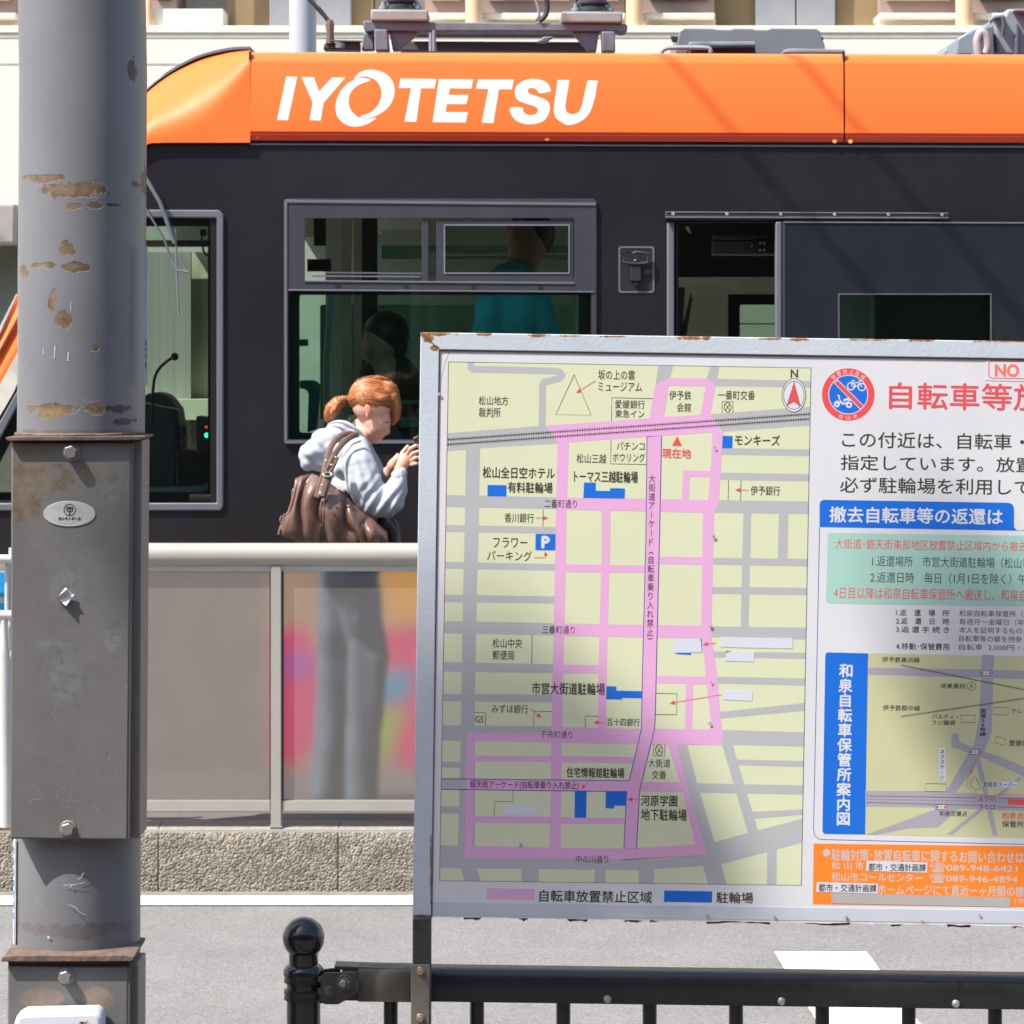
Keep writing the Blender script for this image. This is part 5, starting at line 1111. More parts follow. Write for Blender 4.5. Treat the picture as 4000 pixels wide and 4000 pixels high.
for a in (('松山地方', ZA, 532, 595, 810, 680), ('裁判所', ZA, 532, 703, 738, 795), ('坂の上の雲', ZA, 1658, 350, 2005, 440), ('ミュージアム', ZA, 1658, 462, 2072, 548), ('愛媛銀行', ZA, 1818, 633, 2098, 712), ('東急イン', ZA, 1818, 725, 2095, 800),
          ('伊予鉄', ZB, 518, 545, 725, 630), ('会館', ZB, 590, 660, 723, 745), ('一番町交番', ZB, 978, 542, 1325, 628), ('モンキーズ', ZB, 1138, 960, 1562, 1058), ('パチンコ', ZB, 22, 1028, 285, 1105), ('ボウリング', ZB, -15, 1132, 290, 1215),
          ('松山三越', ZA, 1455, 1140, 1735, 1228), ('松山全日空ホテル', ZA, 570, 1262, 1248, 1368), ('有料駐輪場', ZA, 806, 1405, 1228, 1508), ('トーマス三越駐輪場', ZA, 1432, 1298, 2032, 1408), ('二番町通り', ZA, 1152, 1572, 1458, 1650),
          ('香川銀行', ZA, 775, 1700, 1053, 1788), ('フラワー', ZC, 668, 240, 990, 335), ('パーキング', ZC, 612, 362, 1032, 458), ('三番町通り', ZC, 1132, 1072, 1437, 1146), ('松山中央', ZC, 662, 1192, 942, 1280), ('郵便局', ZC, 662, 1305, 866, 1392),
          ('市営大街道駐輪場', ZC, 1035, 1605, 1722, 1718), ('みずほ銀行', ZC, 655, 1815, 998, 1895), ('伊予銀行', ZB, 1285, 1443, 1563, 1532), ('GS', ZE, 443, 208, 512, 262), ('百十四銀行', ZE, 1548, 225, 1822, 290), ('千舟町通り', ZE, 992, 330, 1258, 393),
          ('住宅情報館駐輪場', ZE, 1210, 638, 1692, 722), ('中の川通り', ZE, 1288, 1375, 1558, 1440), ('大街道', ZF, 162, 320, 265, 360), ('交番', ZF, 178, 376, 245, 416), ('河原学園', ZF, 127, 492, 298, 544), ('地下駐輪場', ZF, 127, 557, 343, 612)):
    T(*a, bold=.55 if a[0] in ('市営大街道駐輪場', '河原学園', '地下駐輪場', '住宅情報館駐輪場', '有料駐輪場', '松山全日空ホテル', 'トーマス三越駐輪場', 'モンキーズ') else 0)
T('現在地', ZB, 450, 1092, 722, 1182, 'red', bold=.6); T('N', ZB, 1665, 345, 1730, 422, bold=.8)
T('P', ZC, 1130, 232, 1196, 336, 'white', bold=3.2)
T('銀天街アーケード(自転車乗り入れ禁止)', ZE, 400, 745, 1310, 820, 'purple_ink', bold=.3)
text('大街道アーケード（自転車乗り入れ禁止）', 2535, 1852, 2560, 2522, TL, PM['purple_ink'], panel, vertical=True, bold=.3, skew=.0135)
# legend
layer('legend_swatch', 'pink', [[ZE(538, 1651), ZE(943, 1658), ZE(941, 1752), ZE(537, 1745)]], 2); layer('legend_swatch', 'blue', [[ZF(236, 945), ZF(464, 949), ZF(463, 1003), ZF(235, 999)]], 2)
text('自転車放置禁止区域', 2108, 3476, 2547, 3522, LZ(3), PM['ink'], panel, bold=.8); T('駐輪場', ZF, 484, 952, 658, 1004, bold=.8, Y=LZ(3))
# ---- right half: emblem, heading, text
ex, ey = ZG(210, 310); k = .77839
layer('emblem_ring', 'red', [ell(ex, ey, 132*k, 132*k, 60)], 2); layer('emblem_disc', 'white', [ell(ex, ey, 100*k, 99*k, 48)], 3); layer('emblem_field', 'blue', [ell(ex, ey, 96*k, 95*k, 48)], 4)
layer('emblem_bar_edge', 'white', [[ZG(138, 253), ZG(157, 234), ZG(290, 367), ZG(271, 386)]], 5); layer('emblem_bar', 'red', [[ZG(142, 253), ZG(157, 239), ZG(286, 367), ZG(271, 381)]], 6)
bm = bmesh.new()
for cx, cy, r in ((224, 268, 18), (278, 272, 18), (153, 358, 11), (214, 362, 11)): stroke(bm, [ZG(x, y) for x, y in ell(cx, cy, r, r, 22)], 4.5 if r > 15 else 7, LZ(7), closed=True)
for pts, w in (([(224, 268), (240, 250), (268, 250), (278, 272)], 4), ([(240, 250), (250, 272), (268, 250)], 4), ([(224, 268), (232, 245), (240, 240)], 4), ([(226, 240), (244, 240)], 5), ([(262, 242), (276, 242)], 5), ([(250, 272), (224, 268)], 3.5),
               ([(153, 358), (166, 335), (163, 315), (156, 313)], 6), ([(166, 340), (180, 355), (200, 355), (214, 345)], 8), ([(186, 340), (206, 332), (222, 338)], 9), ([(150, 346), (166, 336)], 5)): stroke(bm, [ZG(*q) for q in pts], w, LZ(7.5))
from_bm('emblem_pictogram', bm, PM['white'], panel)
def ring_text(s, r, a0, a1, h, flip=False):
    for i, ch in enumerate(s):
        a = math.radians(a0+(a1-a0)*i/max(1, len(s)-1)); cx, cy = ex+r*math.sin(a), ey-r*math.cos(a); rot = a if not flip else a+math.pi
        def shp(uu, vv, cx=cx, cy=cy, rot=rot):
            x, y = uu, vv; return P(cx+x*math.cos(rot)-y*math.sin(rot), cy+x*math.sin(rot)+y*math.cos(rot), LZ(5))
        text(ch, -h/2, -h/2, h/2, h/2, LZ(5), PM['white'], panel, shape=shp, name='emblem_letter')
ring_text('放置禁止区域', 115*k, -40, 40, 17); ring_text('松山市', 115*k, 198, 162, 17, True)
T('自転車等放置禁止区域', ZG, 417, 248, 1030, 380, 'red', fit='自転車等', bold=1.1)
# small NO label stuck at the top
lb = stk([(3851, 1405), (4500, 1415), (4498, 1503), (3849, 1486)], 'sticker', 'label_sticker')
bm = bmesh.new(); stroke(bm, [(a, b+(a-3860)*.0148) for a, b in rr(3863, 1410, 4480, 1477, 14)], 5, SY-.0004, closed=True); from_bm('label_border', bm, PM['coral'], panel)
text('NO PARKING', 3889, 1424, 3980, 1470, SY-.0004, PM['coral'], panel, fit='NO', bold=3.2)
for s, x0, y0, x1, y1, ft in (('この付近は、自転車・バイク等の放置禁止区域に', 180, 495, 1030, 575, 'この付近は、自転車'), ('指定しています。放置された自転車等は撤去します', 173, 612, 1045, 688, '指定しています。放'), ('必ず駐輪場を利用してください。', 170, 722, 1028, 802, '必ず駐輪場を利用し')): T(s, ZG, x0, y0, x1, y1, fit=ft, bold=.6, Y=LZ(3))
tabp = [ZG(66, 975), ZG(66, 860), ZG(72, 845), ZG(86, 838), ZG(1015, 853), ZG(1035, 862), ZG(1042, 880), ZG(1042, 975), ZG(1055, 990), ZG(1090, 994)]
layer('heading_tab', 'blue', [tabp], 3)
bm = bmesh.new(); stroke(bm, [ZG(66, 975), ZI(36, 560), ZI(42, 595), ZI(60, 612), ZI(80, 616), ZI(1092, 640), (5200, 3318)], 2.6, LZ(2)); stroke(bm, [ZG(1085, 992), (5200, 2090)], 2.6, LZ(2)); from_bm('box_outline', bm, PM['navy'], panel)
T('撤去自転車等の返還は', ZG, 118, 872, 985, 950, 'white', bold=1.3, Y=LZ(4))
q = [(ZH(108, 45)), ZH(120, 40), (5150, 2110), (5150, 2385), ZH(118, 396), ZH(104, 390), ZH(98, 378)]
layer('green_note', 'green', [q], 3)
for s, x0, y0, x1, y1, ft, m in (('大街道･銀天街東部地区放置禁止区域内から撤去した自転車等は', 145, 70, 1012, 120, '大街道･銀天街東部地区放置禁止区域内から', 'red'), ('1.返還場所　市営大街道駐輪場（松山市', 330, 155, 945, 208, '1.返還場所　市営大街道駐輪場', 'ink'), ('2.返還日時　毎日（1月1日を除く）午前', 322, 235, 1028, 290, '2.返還日時　毎日（1月1日を除く）', 'ink'), ('4日目以降は和泉自転車保管所へ搬送し、和泉自転車保管所', 138, 312, 945, 370, '4日目以降は和泉自転車保管所へ搬送し、', 'red')): T(s, ZH, x0, y0, x1, y1, m, fit=ft, bold=0, Y=LZ(5))
for s, y0, y1, b, y2 in (('1.返　還　場　所', 424, 456, '和泉自転車保管所（松山市和泉', 428), ('2.返　還　日　時', 466, 498, '毎週月～金曜日（年末年始', 470), ('3.返 還 手 続 き', 508, 540, '本人を証明するものと', 512), ('', 0, 0, '自転車等の鍵を持参', 555), ('4.移動･保管費用', 592, 626, '自転車  2,000円・原付', 598)):
    if s: T(s, ZH, 450, y0, 717, y1, bold=.3, Y=LZ(3))
    ft = {428: ('和泉自転車保管所', 1052), 470: ('毎週月～金曜日', 1015), 512: ('本人を証明するもの', 1082), 555: ('自転車等の鍵を持参', 1082), 598: ('自転車  2,000円', 1042)}[y2]
    T(b, ZH, 767, y2, ft[1], y2+31, fit=ft[0], bold=0, Y=LZ(3))
# blue vertical band
layer('side_heading', 'blue', [[ZH(95, 650), ZH(105, 640), ZH(310, 645), ZI(295, 591), ZI(90, 588), ZI(80, 575)]], 4)
a = ZH(162, 700); b_ = ZI(222, 545)
text('和泉自転車保管所案内図', 3278, 2590, 3331, 3228, LZ(5), PM['white'], panel, vertical=True, bold=1.5, skew=.017)
m2 = [ZH(310, 645), (5150, 2585), (5140, 3300), ZI(295, 591)]
layer('printed_map', 'map2', [m2], 4)
def r2(pts, l=5): layer('printed_road', 'road2', [pts], l)
r2([ZH(308, 716), ZH(880, 726), ZH(930, 728), (5150, 2650), (5150, 2685), ZH(930, 770), ZH(308, 752)]); r2([ZH(880, 652), ZH(942, 654), ZH(930, 1040), ZI(900, 160), ZI(855, 240), ZI(750, 380), ZI(690, 392), ZI(780, 240), ZI(840, 140), ZI(868, 0)], 5.3)
r2([ZI(728, 85), ZI(765, 84), ZI(768, 125), ZI(870, 170), ZI(960, 195), ZI(1092, 250), (4400, 3190), (4400, 3230), ZI(1092, 302), ZI(900, 212), ZI(820, 185), ZI(728, 150)], 5.6)
r2([ZI(296, 372), ZI(600, 372), ZI(720, 378), ZI(960, 395), (5150, 3155), (5150, 3225), ZI(700, 456), ZI(296, 450)], 5.9); r2([ZI(845, 205), ZI(872, 205), ZI(960, 595), ZI(935, 595)], 6.2); r2([ZI(1060, 310), ZI(1092, 302), ZI(735, 592), ZI(705, 590)], 6.5); r2([ZI(700, 445), ZI(790, 440), ZI(660, 555), ZI(520, 560), ZI(350, 592), ZI(300, 592)], 6.8)
bm = bmesh.new()
for A, B, n in ((ZH(478, 705), ZH(1115, 832), 62), (ZH(478, 962), ZH(1115, 868), 62)):
    B = (A[0]+(B[0]-A[0])*1.6, A[1]+(B[1]-A[1])*1.6); n = int(n*1.6)
    stroke(bm, [A, B], 2, LZ(8)); dx, dy = B[0]-A[0], B[1]-A[1]; L = math.hypot(dx, dy)
    for i in range(n):
        f = i/n; x, y = A[0]+dx*f, A[1]+dy*f; stroke(bm, [(x-dy/L*5, y+dx/L*5), (x+dy/L*5, y-dx/L*5)], 1.6, LZ(8.3))
for pts in ([ZH(776, 955), ZH(849, 956), ZH(848, 993), ZH(775, 992)], [ZH(941, 916), ZH(1014, 917), ZH(1012, 954), ZH(940, 953)], [ZI(956, 98), ZI(1002, 114), ZI(991, 144), ZI(941, 128)], [ZI(597, 335), ZI(703, 337), ZI(702, 376), ZI(596, 374)], [ZI(836, 306), ZI(852, 305), ZI(876, 362), ZI(854, 366), ZI(848, 372), ZI(819, 340)]): stroke(bm, pts, 2, LZ(8), closed=True)
stroke(bm, [ZI(300, 397), ZI(860, 407)], 1.8, LZ(8)); stroke(bm, [ZI(300, 430), ZI(870, 445)], 1.8, LZ(8)); stroke(bm, [ZI(950, 408), ZI(1092, 411)], 1.8, LZ(8)); stroke(bm, [ZI(955, 452), ZI(1092, 455)], 1.8, LZ(8))
for i in range(40): x = 300+i*18; stroke(bm, [ZI(x, 413+i*.35), ZI(x+9, 413.2+i*.35)], 1.8, LZ(8))
cc = ZH(827, 809); stroke(bm, ell(cc[0], cc[1], 17.5, 16.5, 24), 2, LZ(8), closed=True)
from_bm('printed_linework', bm, PM['ink'], panel)
layer('printed_depot', 'red', [[ZI(1013, 412), (4300, 3136), (4300, 3160), ZI(1013, 440)]], 8)
bm = bmesh.new(); stroke(bm, [ZI(858, 205), ZI(825, 275), ZI(800, 340), ZI(835, 385), ZI(930, 398), ZI(955, 388), ZI(1092, 392)], 2, LZ(9)); flat_poly(bm, [ZI(820, 285), ZI(823, 264), ZI(835, 276)], LZ(9.2)); from_bm('printed_route', bm, PM['red'], panel)
for Z, cx, cy in ((ZH, 902, 745), (ZI, 846, 176), (ZI, 677, 453)):
    a = Z(cx, cy); bm = bmesh.new(); flat_poly(bm, rr(a[0]-25, a[1]-9, a[0]+25, a[1]+9, 8.9), LZ(9)); from_bm('signal_symbol', bm, PM['white'], panel)
    bm = bmesh.new(); stroke(bm, rr(a[0]-25, a[1]-9, a[0]+25, a[1]+9, 8.9), 2, LZ(9.5), closed=True); from_bm('signal_outline', bm, PM['ink'], panel)
    for dx, m in ((-16, 'teal'), (0, 'amber'), (16, 'magenta')): layer('signal_dot', m, [ell(a[0]+dx, a[1], 6, 6, 14)], 10)
for pts in ([ZI(667, 155), ZI(698, 154), ZI(700, 318), ZI(667, 320)], [ZI(882, 325), ZI(1060, 326), ZI(1060, 356), ZI(882, 353)]): layer('name_sticker', 'sticker', [pts], 8)
for s, Z, x0, y0, x1, y1, m in (('伊予鉄高浜線', ZH, 380, 662, 568, 690, 'ink'), ('済美高校', ZH, 673, 795, 798, 821, 'ink'), ('文', ZH, 816, 799, 839, 820, 'ink'), ('伊予鉄郡中線', ZH, 383, 904, 570, 932, 'ink'), ('バルティ・', ZH, 632, 950, 762, 974, 'ink'), ('フジ藤原', ZH, 630, 980, 748, 1005, 'ink'), ('テレビ', ZH, 1028, 922, 1118, 946, 'ink'), ('愛媛県', ZI, 1018, 116, 1112, 146, 'ink'), ('業務用スーパー', ZI, 885, 326, 1057, 353, 'ink'), ('上り口', ZI, 863, 397, 945, 419, 'ink'), ('下り口', ZI, 865, 440, 945, 465, 'ink'), ('和泉交差点', ZI, 668, 471, 807, 498, 'ink'), ('和泉自転車', ZI, 982, 478, 1165, 513, 'red'), ('保管所', ZI, 982, 522, 1092, 554, 'ink')):
    T(s, Z, x0, y0, x1, y1, m, bold=.2, Y=LZ(10))
text('ネクステージ', 3672, 2926, 3691, 3048, LZ(10), PM['ink'], panel, vertical=True, bold=.4); text('国道56号線', 3828, 2768, 3852, 2877, LZ(10), PM['ink'], panel, vertical=True, bold=.4)
# orange contact band
layer('contact_band', 'orange', [[ZI(36, 636), (5200, 3321), (5200, 3560), ZI(32, 942)]], 3)
layer('bullet_mark', 'fade', [ell(*ZI(102, 683), 14, 15, 20)], 5)
for s, x0, y0, x1, y1, ft in (('駐輪対策･放置自転車に関するお問い合わせは', 128, 662, 1092, 722, None), ('松 山 市', 128, 726, 288, 764, None), ('☎089-948-6421（代）', 620, 735, 1058, 778, '☎089-948-6421'), ('松山市コールセンター', 128, 780, 582, 824, None), ('☎089-946-4894（', 620, 788, 1060, 832, '☎089-946-4894'), ('ホームページにて直近一ヶ月間の撤去情報', 360, 840, 1092, 892, 'ホームページにて直近一ヶ月間の撤')): T(s, ZI, x0, y0, x1, y1, 'fade', fit=ft, bold=.6, Y=LZ(5))
T('（市', ZI, 1045, 908, 1092, 938, 'fade', Y=LZ(5))
stk([ZI(302, 723), ZI(608, 732), ZI(606, 783), ZI(300, 773)], 'sticker', 'name_sticker'); stk([ZI(52, 830), ZI(360, 838), ZI(358, 888), ZI(50, 878)], 'sticker', 'name_sticker')
bm = bmesh.new(); add_prism(bm, [ZI(128, 884), ZI(1024, 908), ZI(1022, 955), ZI(127, 936)], SY-.0003, LZ(8)); from_bm('blank_tape', bm, mat('beige_tape', (.40, .38, .36), .6), panel)
T('都市・交通計画課', ZI, 312, 735, 600, 772, bold=.5, Y=SY-.0004); T('都市・交通計画課', ZI, 62, 838, 352, 876, bold=.5, Y=SY-.0004)
# ================================================================ PEOPLE
def organic(name, blobs, m, parent, voxel=.006, sm=6, fine=None, label=None):
    """one continuous skin grown round a set of balls: (centre, radius or (rx,ry,rz), rotation about y)"""
    bm = bmesh.new()
    for b in blobs:
        c, r = b[0], b[1]; rot = b[2] if len(b) > 2 else 0
        rx, ry, rz = r if isinstance(r, tuple) else (r, r, r)
        M = Matrix.Translation(c) @ Matrix.Rotation(rot, 4, 'Y') @ Matrix.Diagonal((rx, ry, rz, 1))
        bmesh.ops.create_icosphere(bm, subdivisions=3, radius=1, matrix=M)
    me = bpy.data.meshes.new('tmp'); bm.to_mesh(me); bm.free()
    o = bpy.data.objects.new('tmp', me); COL.objects.link(o)
    md = o.modifiers.new('r', 'REMESH'); md.mode = 'VOXEL'; md.voxel_size = voxel; md.use_smooth_shade = True
    ms = o.modifiers.new('s', 'SMOOTH'); ms.iterations = sm; ms.factor = .6
    dg = bpy.context.evaluated_depsgraph_get(); dg.update()
    me2 = bpy.data.meshes.new_from_object(o.evaluated_get(dg)); bpy.data.objects.remove(o); bpy.data.meshes.remove(me)
    if fine:
        nrm = [v.normal.copy() for v in me2.vertices]
        for v, n in zip(me2.vertices, nrm): v.co += n*fine(v.co)
    for p in me2.polygons: p.use_smooth = True
    me2.materials.clear(); me2.name = name
    return link(name, me2, parent, m, label)
def chain(a, b, ra, rb, n=None, dep=1.0):
    n = n or max(3, int((a-b).length/(min(ra, rb)*.35)))
    return [(a.lerp(b, k/n), ((ra+(rb-ra)*k/n), (ra+(rb-ra)*k/n)*dep, (ra+(rb-ra)*k/n))) for k in range(n+1)]
def multi(pts, dep=1.0):
    out = []
    for (a, ra), (b, rb) in zip(pts, pts[1:]): out += chain(a, b, ra, rb, dep=dep)
    return out
WYD = 11.05; zw = .4659*WYD/F                    # metres per pixel of the close-up of the woman
def W(x, y, d=0.0):
    Y = WYD+d; q = P(1000+.4659*x, 1300+.4659*y, WYD); return Vector((q.x, Y, q.z))
def m_(px): return px*zw
skin = mat('skin', (.66, .36, .26), .5, var=.05, vscale=30); skin.node_tree.nodes['Principled BSDF'].inputs['Subsurface Weight'].default_value = .12; skin.node_tree.nodes['Principled BSDF'].inputs['Subsurface Radius'].default_value = (.02, .008, .005)
hoodm = mat('grey_sweatshirt', (.40, .42, .455), .9, var=.04, vscale=60, bump=.0012, bscale=300)
pantm = mat('grey_blue_trousers', (.13, .175, .225), .85, var=.1)
hair = mat('copper_hair', (.22, .066, .018), .36, var=.35, vscale=40, stretch=(1.2, 1, 6), bump=.0012, bscale=90, col2=(.42, .14, .035))
hair.node_tree.nodes['Mapping'].inputs['Rotation'].default_value = (0, math.radians(62), 0)
woman = thing('person', 'woman with copper ponytail in a grey hoodie, head bowed, standing behind the railing', 'person', (W(860, 0).x, WYD, ZT))
# -- head, neck and hands: skin
face = [(W(975, 600), (m_(175), m_(150), m_(165)), .35), (W(1010, 740), (m_(118), m_(118), m_(140)), -.35), (W(985, 812), (m_(90), m_(92), m_(88)))]
face += [(W(1008, 868), m_(50)), (W(1008, 902, -.003), m_(33)), (W(1085, 720), (m_(55), m_(85), m_(80)))]
face += chain(W(1096, 770), W(1110, 835), m_(16), m_(18)) + [(W(1090, 846), m_(16)), (W(1060, 868), (m_(17), m_(30), m_(9))), (W(1048, 890), (m_(17), m_(28), m_(9)))]
face += chain(W(900, 800, .03), W(860, 900, .02), m_(105), m_(118)) + [(W(1010, 780, -.03), (m_(60), m_(45), m_(70)))]
organic('head', face, skin, woman, .0035, 5)
ear = [(W(946, 640, -.062), (m_(30), m_(12), m_(46)), -.25), (W(938, 690, -.062), (m_(14), m_(12), m_(30)), -.2)]
organic('ear', ear, mat('ear_skin', (.68, .25, .18), .5, var=.03), woman, .0022, 3)
# -- hair: cap, fringe, ponytail
hr_ = [(W(975, 545, .008), (m_(205), m_(180), m_(172)), .2), (W(870, 560, .01), (m_(110), m_(140), m_(95)), .2), (W(1090, 505, .01), (m_(115), m_(150), m_(110)), .4)]
hr_ += multi([(W(1140, 540, .0), m_(70)), (W(1172, 620, .0), m_(52)), (W(1178, 700, .0), m_(36)), (W(1150, 762, .0), m_(18))], 1.7)
hr_ += [(W(1060, 545, -.02), (m_(95), m_(125), m_(60)), .35)]
def strands(s=1.0):
    def f(c):
        a = math.atan2(c.z-W(760, 570).z, c.x-W(760, 570).x); r = math.hypot(c.z-W(760, 570).z, c.x-W(760, 570).x)
        return s*(.0007*math.sin(a*70+noise.noise(c*18)*5)+.0012*noise.noise(Vector((a*30, r*12, c.y*20))))
    return f
organic('hair', hr_, hair, woman, .0035, 4, strands())
from mathutils.bvhtree import BVHTree
def lay_strands(target, paths, name, m, w=.0011, off=.0012):
    me = target.data; o = OFF[target]; bv = BVHTree.FromPolygons([v.co+o for v in me.vertices], [tuple(p.vertices) for p in me.polygons])
    bm = bmesh.new(); r_ = random.Random(3)
    for path in paths:
        pts = []; last = None
        for (x, y) in path:
            q = W(x, y, -1.0); h = bv.ray_cast(q, Vector((0, 1, 0)))
            d = (h[0].y if h[0] is not None else last)
            if d is None: continue
            last = d; pts.append(Vector((q.x, d-off-r_.uniform(0, .001), q.z)))
        if len(pts) < 3: continue
        n = len(pts); add_tube(bm, pts, [w*(.35+.65*math.sin(math.pi*min(1, (k+.6)/n))) for k in range(n)], 4, caps=False)
    s_o = from_bm(name, bm, m, woman, smooth=True); s_o['kind'] = 'stuff'; return s_o
strand_m = [mat('copper_strand_a', (.50, .19, .06), .35, var=.2, vscale=50), mat('copper_strand_b', (.24, .065, .015), .4, var=.2, vscale=50), mat('copper_strand_c', (.62, .30, .12), .35, var=.15)]
cap_o = [o for o in woman.children if o.name.startswith('hair')][0]
rs = random.Random(11)
for mi_, cnt in ((0, 110), (1, 120), (2, 26)):
    pa_ = []
    for k in range(cnt):
        e = rs.random()                          # where on the front hairline the strand ends: from low over the ear up to the crown
        end = (1010+150*math.sin(e*1.5), 640-215*e); a0 = (768, 545+rs.uniform(-14, 34))
        mid1 = (a0[0]+85, a0[1]-20-125*e+rs.uniform(-8, 8)); mid2 = (end[0]-120, end[1]-55*e-10+rs.uniform(-8, 8))
        q = smooth_path([(*a0, 0), (*mid1, 0), (*mid2, 0), (*end, 0)], 6); pa_.append([(p.x, p.y) for p in q])
    for k in range(cnt//2):                      # the fringe falls forward over the forehead
        f = rs.random(); q = smooth_path([(1040+60*f, 430+70*(1-f), 0), (1120+50*f, 500+rs.uniform(-10, 10), 0), (1152+50*f, 600, 0), (1150+52*f, 690, 0), (1135+28*f, 745+rs.uniform(-10, 28), 0)], 5); pa_.append([(p.x, p.y) for p in q])
    lay_strands(cap_o, pa_, 'hair_strands', strand_m[mi_])
tube('eyelash', [W(1092, 742, -.045), W(1104, 752, -.042), W(1114, 750, -.036)], .0016, mat('dark_lash', (.05, .02, .015), .6), woman, 6)
tube('mouth_line', [W(1028, 884, -.038), W(1046, 882, -.03), W(1062, 880, -.02)], .0011, mat('lip_line', (.30, .07, .06), .5), woman, 6)
pt = multi([(W(775, 560, .01), m_(26)), (W(735, 565, .01), m_(42)), (W(680, 590, .01), m_(58)), (W(640, 640, .01), m_(66)), (W(615, 690, .01), m_(52)), (W(595, 730, .01), m_(24))], 1.0)
pt += multi([(W(690, 600, -.03), m_(34)), (W(660, 660, -.035), m_(36)), (W(650, 715, -.03), m_(16))])
organic('ponytail', pt, hair, woman, .0035, 3, lambda c: .0010*math.sin((c.x*1.0+c.z*.35)*520+noise.noise(c*15)*2))
ptail = [o for o in woman.children if o.name.startswith('ponytail')][0]
for mi_, cnt in ((0, 45), (1, 60), (2, 12)):
    pa_ = []
    for k in range(cnt):
        f = rs.random(); q = smooth_path([(772, 548+26*f, 0), (720-6*f, 552+40*f, 0), (648+30*f, 600+35*f, 0), (590+62*f, 670+20*f, 0), (575+60*f+rs.uniform(-6, 6), 725+rs.uniform(-12, 18), 0)], 5); pa_.append([(p.x, p.y) for p in q])
    lay_strands(ptail, pa_, 'hair_strands', strand_m[mi_])
tube('hair_tie', [W(768+m*0, 545+k*10, .01-.02*math.sin(k/4*3.1)) for k in range(5) for m in (0,)], .006, mat('dark_hair_tie', (.03, .03, .035), .7), woman, 8)
for pts in ([(900, 500), (905, 525)], [(918, 545), (916, 560)]): tube('hair_pin', [W(x, y, -.066) for x, y in pts], .0012, zincm, woman, 6)
# -- sweatshirt: torso, sleeves and hood in one skin
body_ = [(W(800, 1010, .0), (m_(190), .15, m_(120)), .25)]
body_ += [(W(770, 1120, .0), (m_(200), .15, m_(140))), (W(760, 1300, .0), (m_(195), .145, m_(170))), (W(770, 1500, .0), (m_(200), .14, m_(180))), (W(790, 1700, .0), (m_(215), .145, m_(180))), (W(810, 1880, .0), (m_(225), .15, m_(150)))]
body_ += multi([(W(865, 960, -.11), m_(110)), (W(880, 1090, -.16), m_(140)), (W(925, 1250, -.17), m_(155)), (W(985, 1370, -.17), m_(148)), (W(1075, 1420, -.18), m_(120)), (W(1150, 1385, -.19), m_(112)), (W(1190, 1300, -.19), m_(95)), (W(1215, 1215, -.19), m_(70))])
body_ += multi([(W(850, 960, .11), m_(105)), (W(960, 1200, .14), m_(110)), (W(1050, 1300, .10), m_(100)), (W(1120, 1180, .02), m_(70))])
hood_ = [(W(570, 910, .0), (m_(115), .085, m_(105)), .5), (W(480, 1000, .0), (m_(125), .085, m_(95)), -.2), (W(440, 1085, .0), (m_(72), .07, m_(78))), (W(690, 850, .0), (m_(120), .10, m_(105)), .1), (W(800, 885, .0), (m_(100), .10, m_(85)), .4), (W(640, 960, .0), (m_(150), .09, m_(120)), .2), (W(540, 1090, .0), (m_(110), .07, m_(75)), .3)]
def folds(c):
    q = c-W(1080, 1400); r = math.hypot(q.x, q.z)
    d = .0035*noise.noise(c*14)+.0016*noise.noise(c*38)
    k = math.exp(-(r/.07)**2); d += k*.006*math.sin((q.x*1.0-q.z*.75)*150+noise.noise(c*12)*2.5)
    q2 = c-W(800, 1250); k2 = math.exp(-(math.hypot(q2.x, q2.z)/.09)**2); d += k2*.004*math.sin((q2.x*1.2+q2.z*.3)*150+noise.noise(c*10)*3)
    q3 = c-W(560, 960); k3 = math.exp(-(math.hypot(q3.x, q3.z)/.07)**2); d += k3*.004*math.sin((q3.x*.9+q3.z*1.1)*120)
    return d
organic('sweatshirt', body_, hoodm, woman, .0055, 6, folds)
hood_ += [(W(530, 990, .0), (m_(150), .08, m_(120)), -.35), (W(430, 1010, .0), (m_(72), .07, m_(90)), .3)]
organic('hood', hood_, hoodm, woman, .005, 14, lambda c: .0014*noise.noise(c*22)+.0012*math.sin((c.x*.9+c.z*1.1)*150))
# collar fold and cuff
tube('hood_edge', smooth_path([W(610, 765, -.06), W(680, 742, -.085), W(760, 748, -.10), W(835, 790, -.105), W(900, 850, -.095), W(935, 920, -.085)], 5), [m_(16*math.sin(math.pi*(k+1.5)/28)+2) for k in range(26)], hoodm, woman, 10)
cuff = [W(1090, 1178, -.18), W(1150, 1175, -.20), W(1225, 1180, -.215), W(1288, 1205, -.19)]
organic('cuff', multi([(W(1215, 1185, -.19), m_(66)), (W(1232, 1150, -.19), m_(54))]), hoodm, woman, .0045, 2, lambda c: .0012*math.sin(c.x*700))
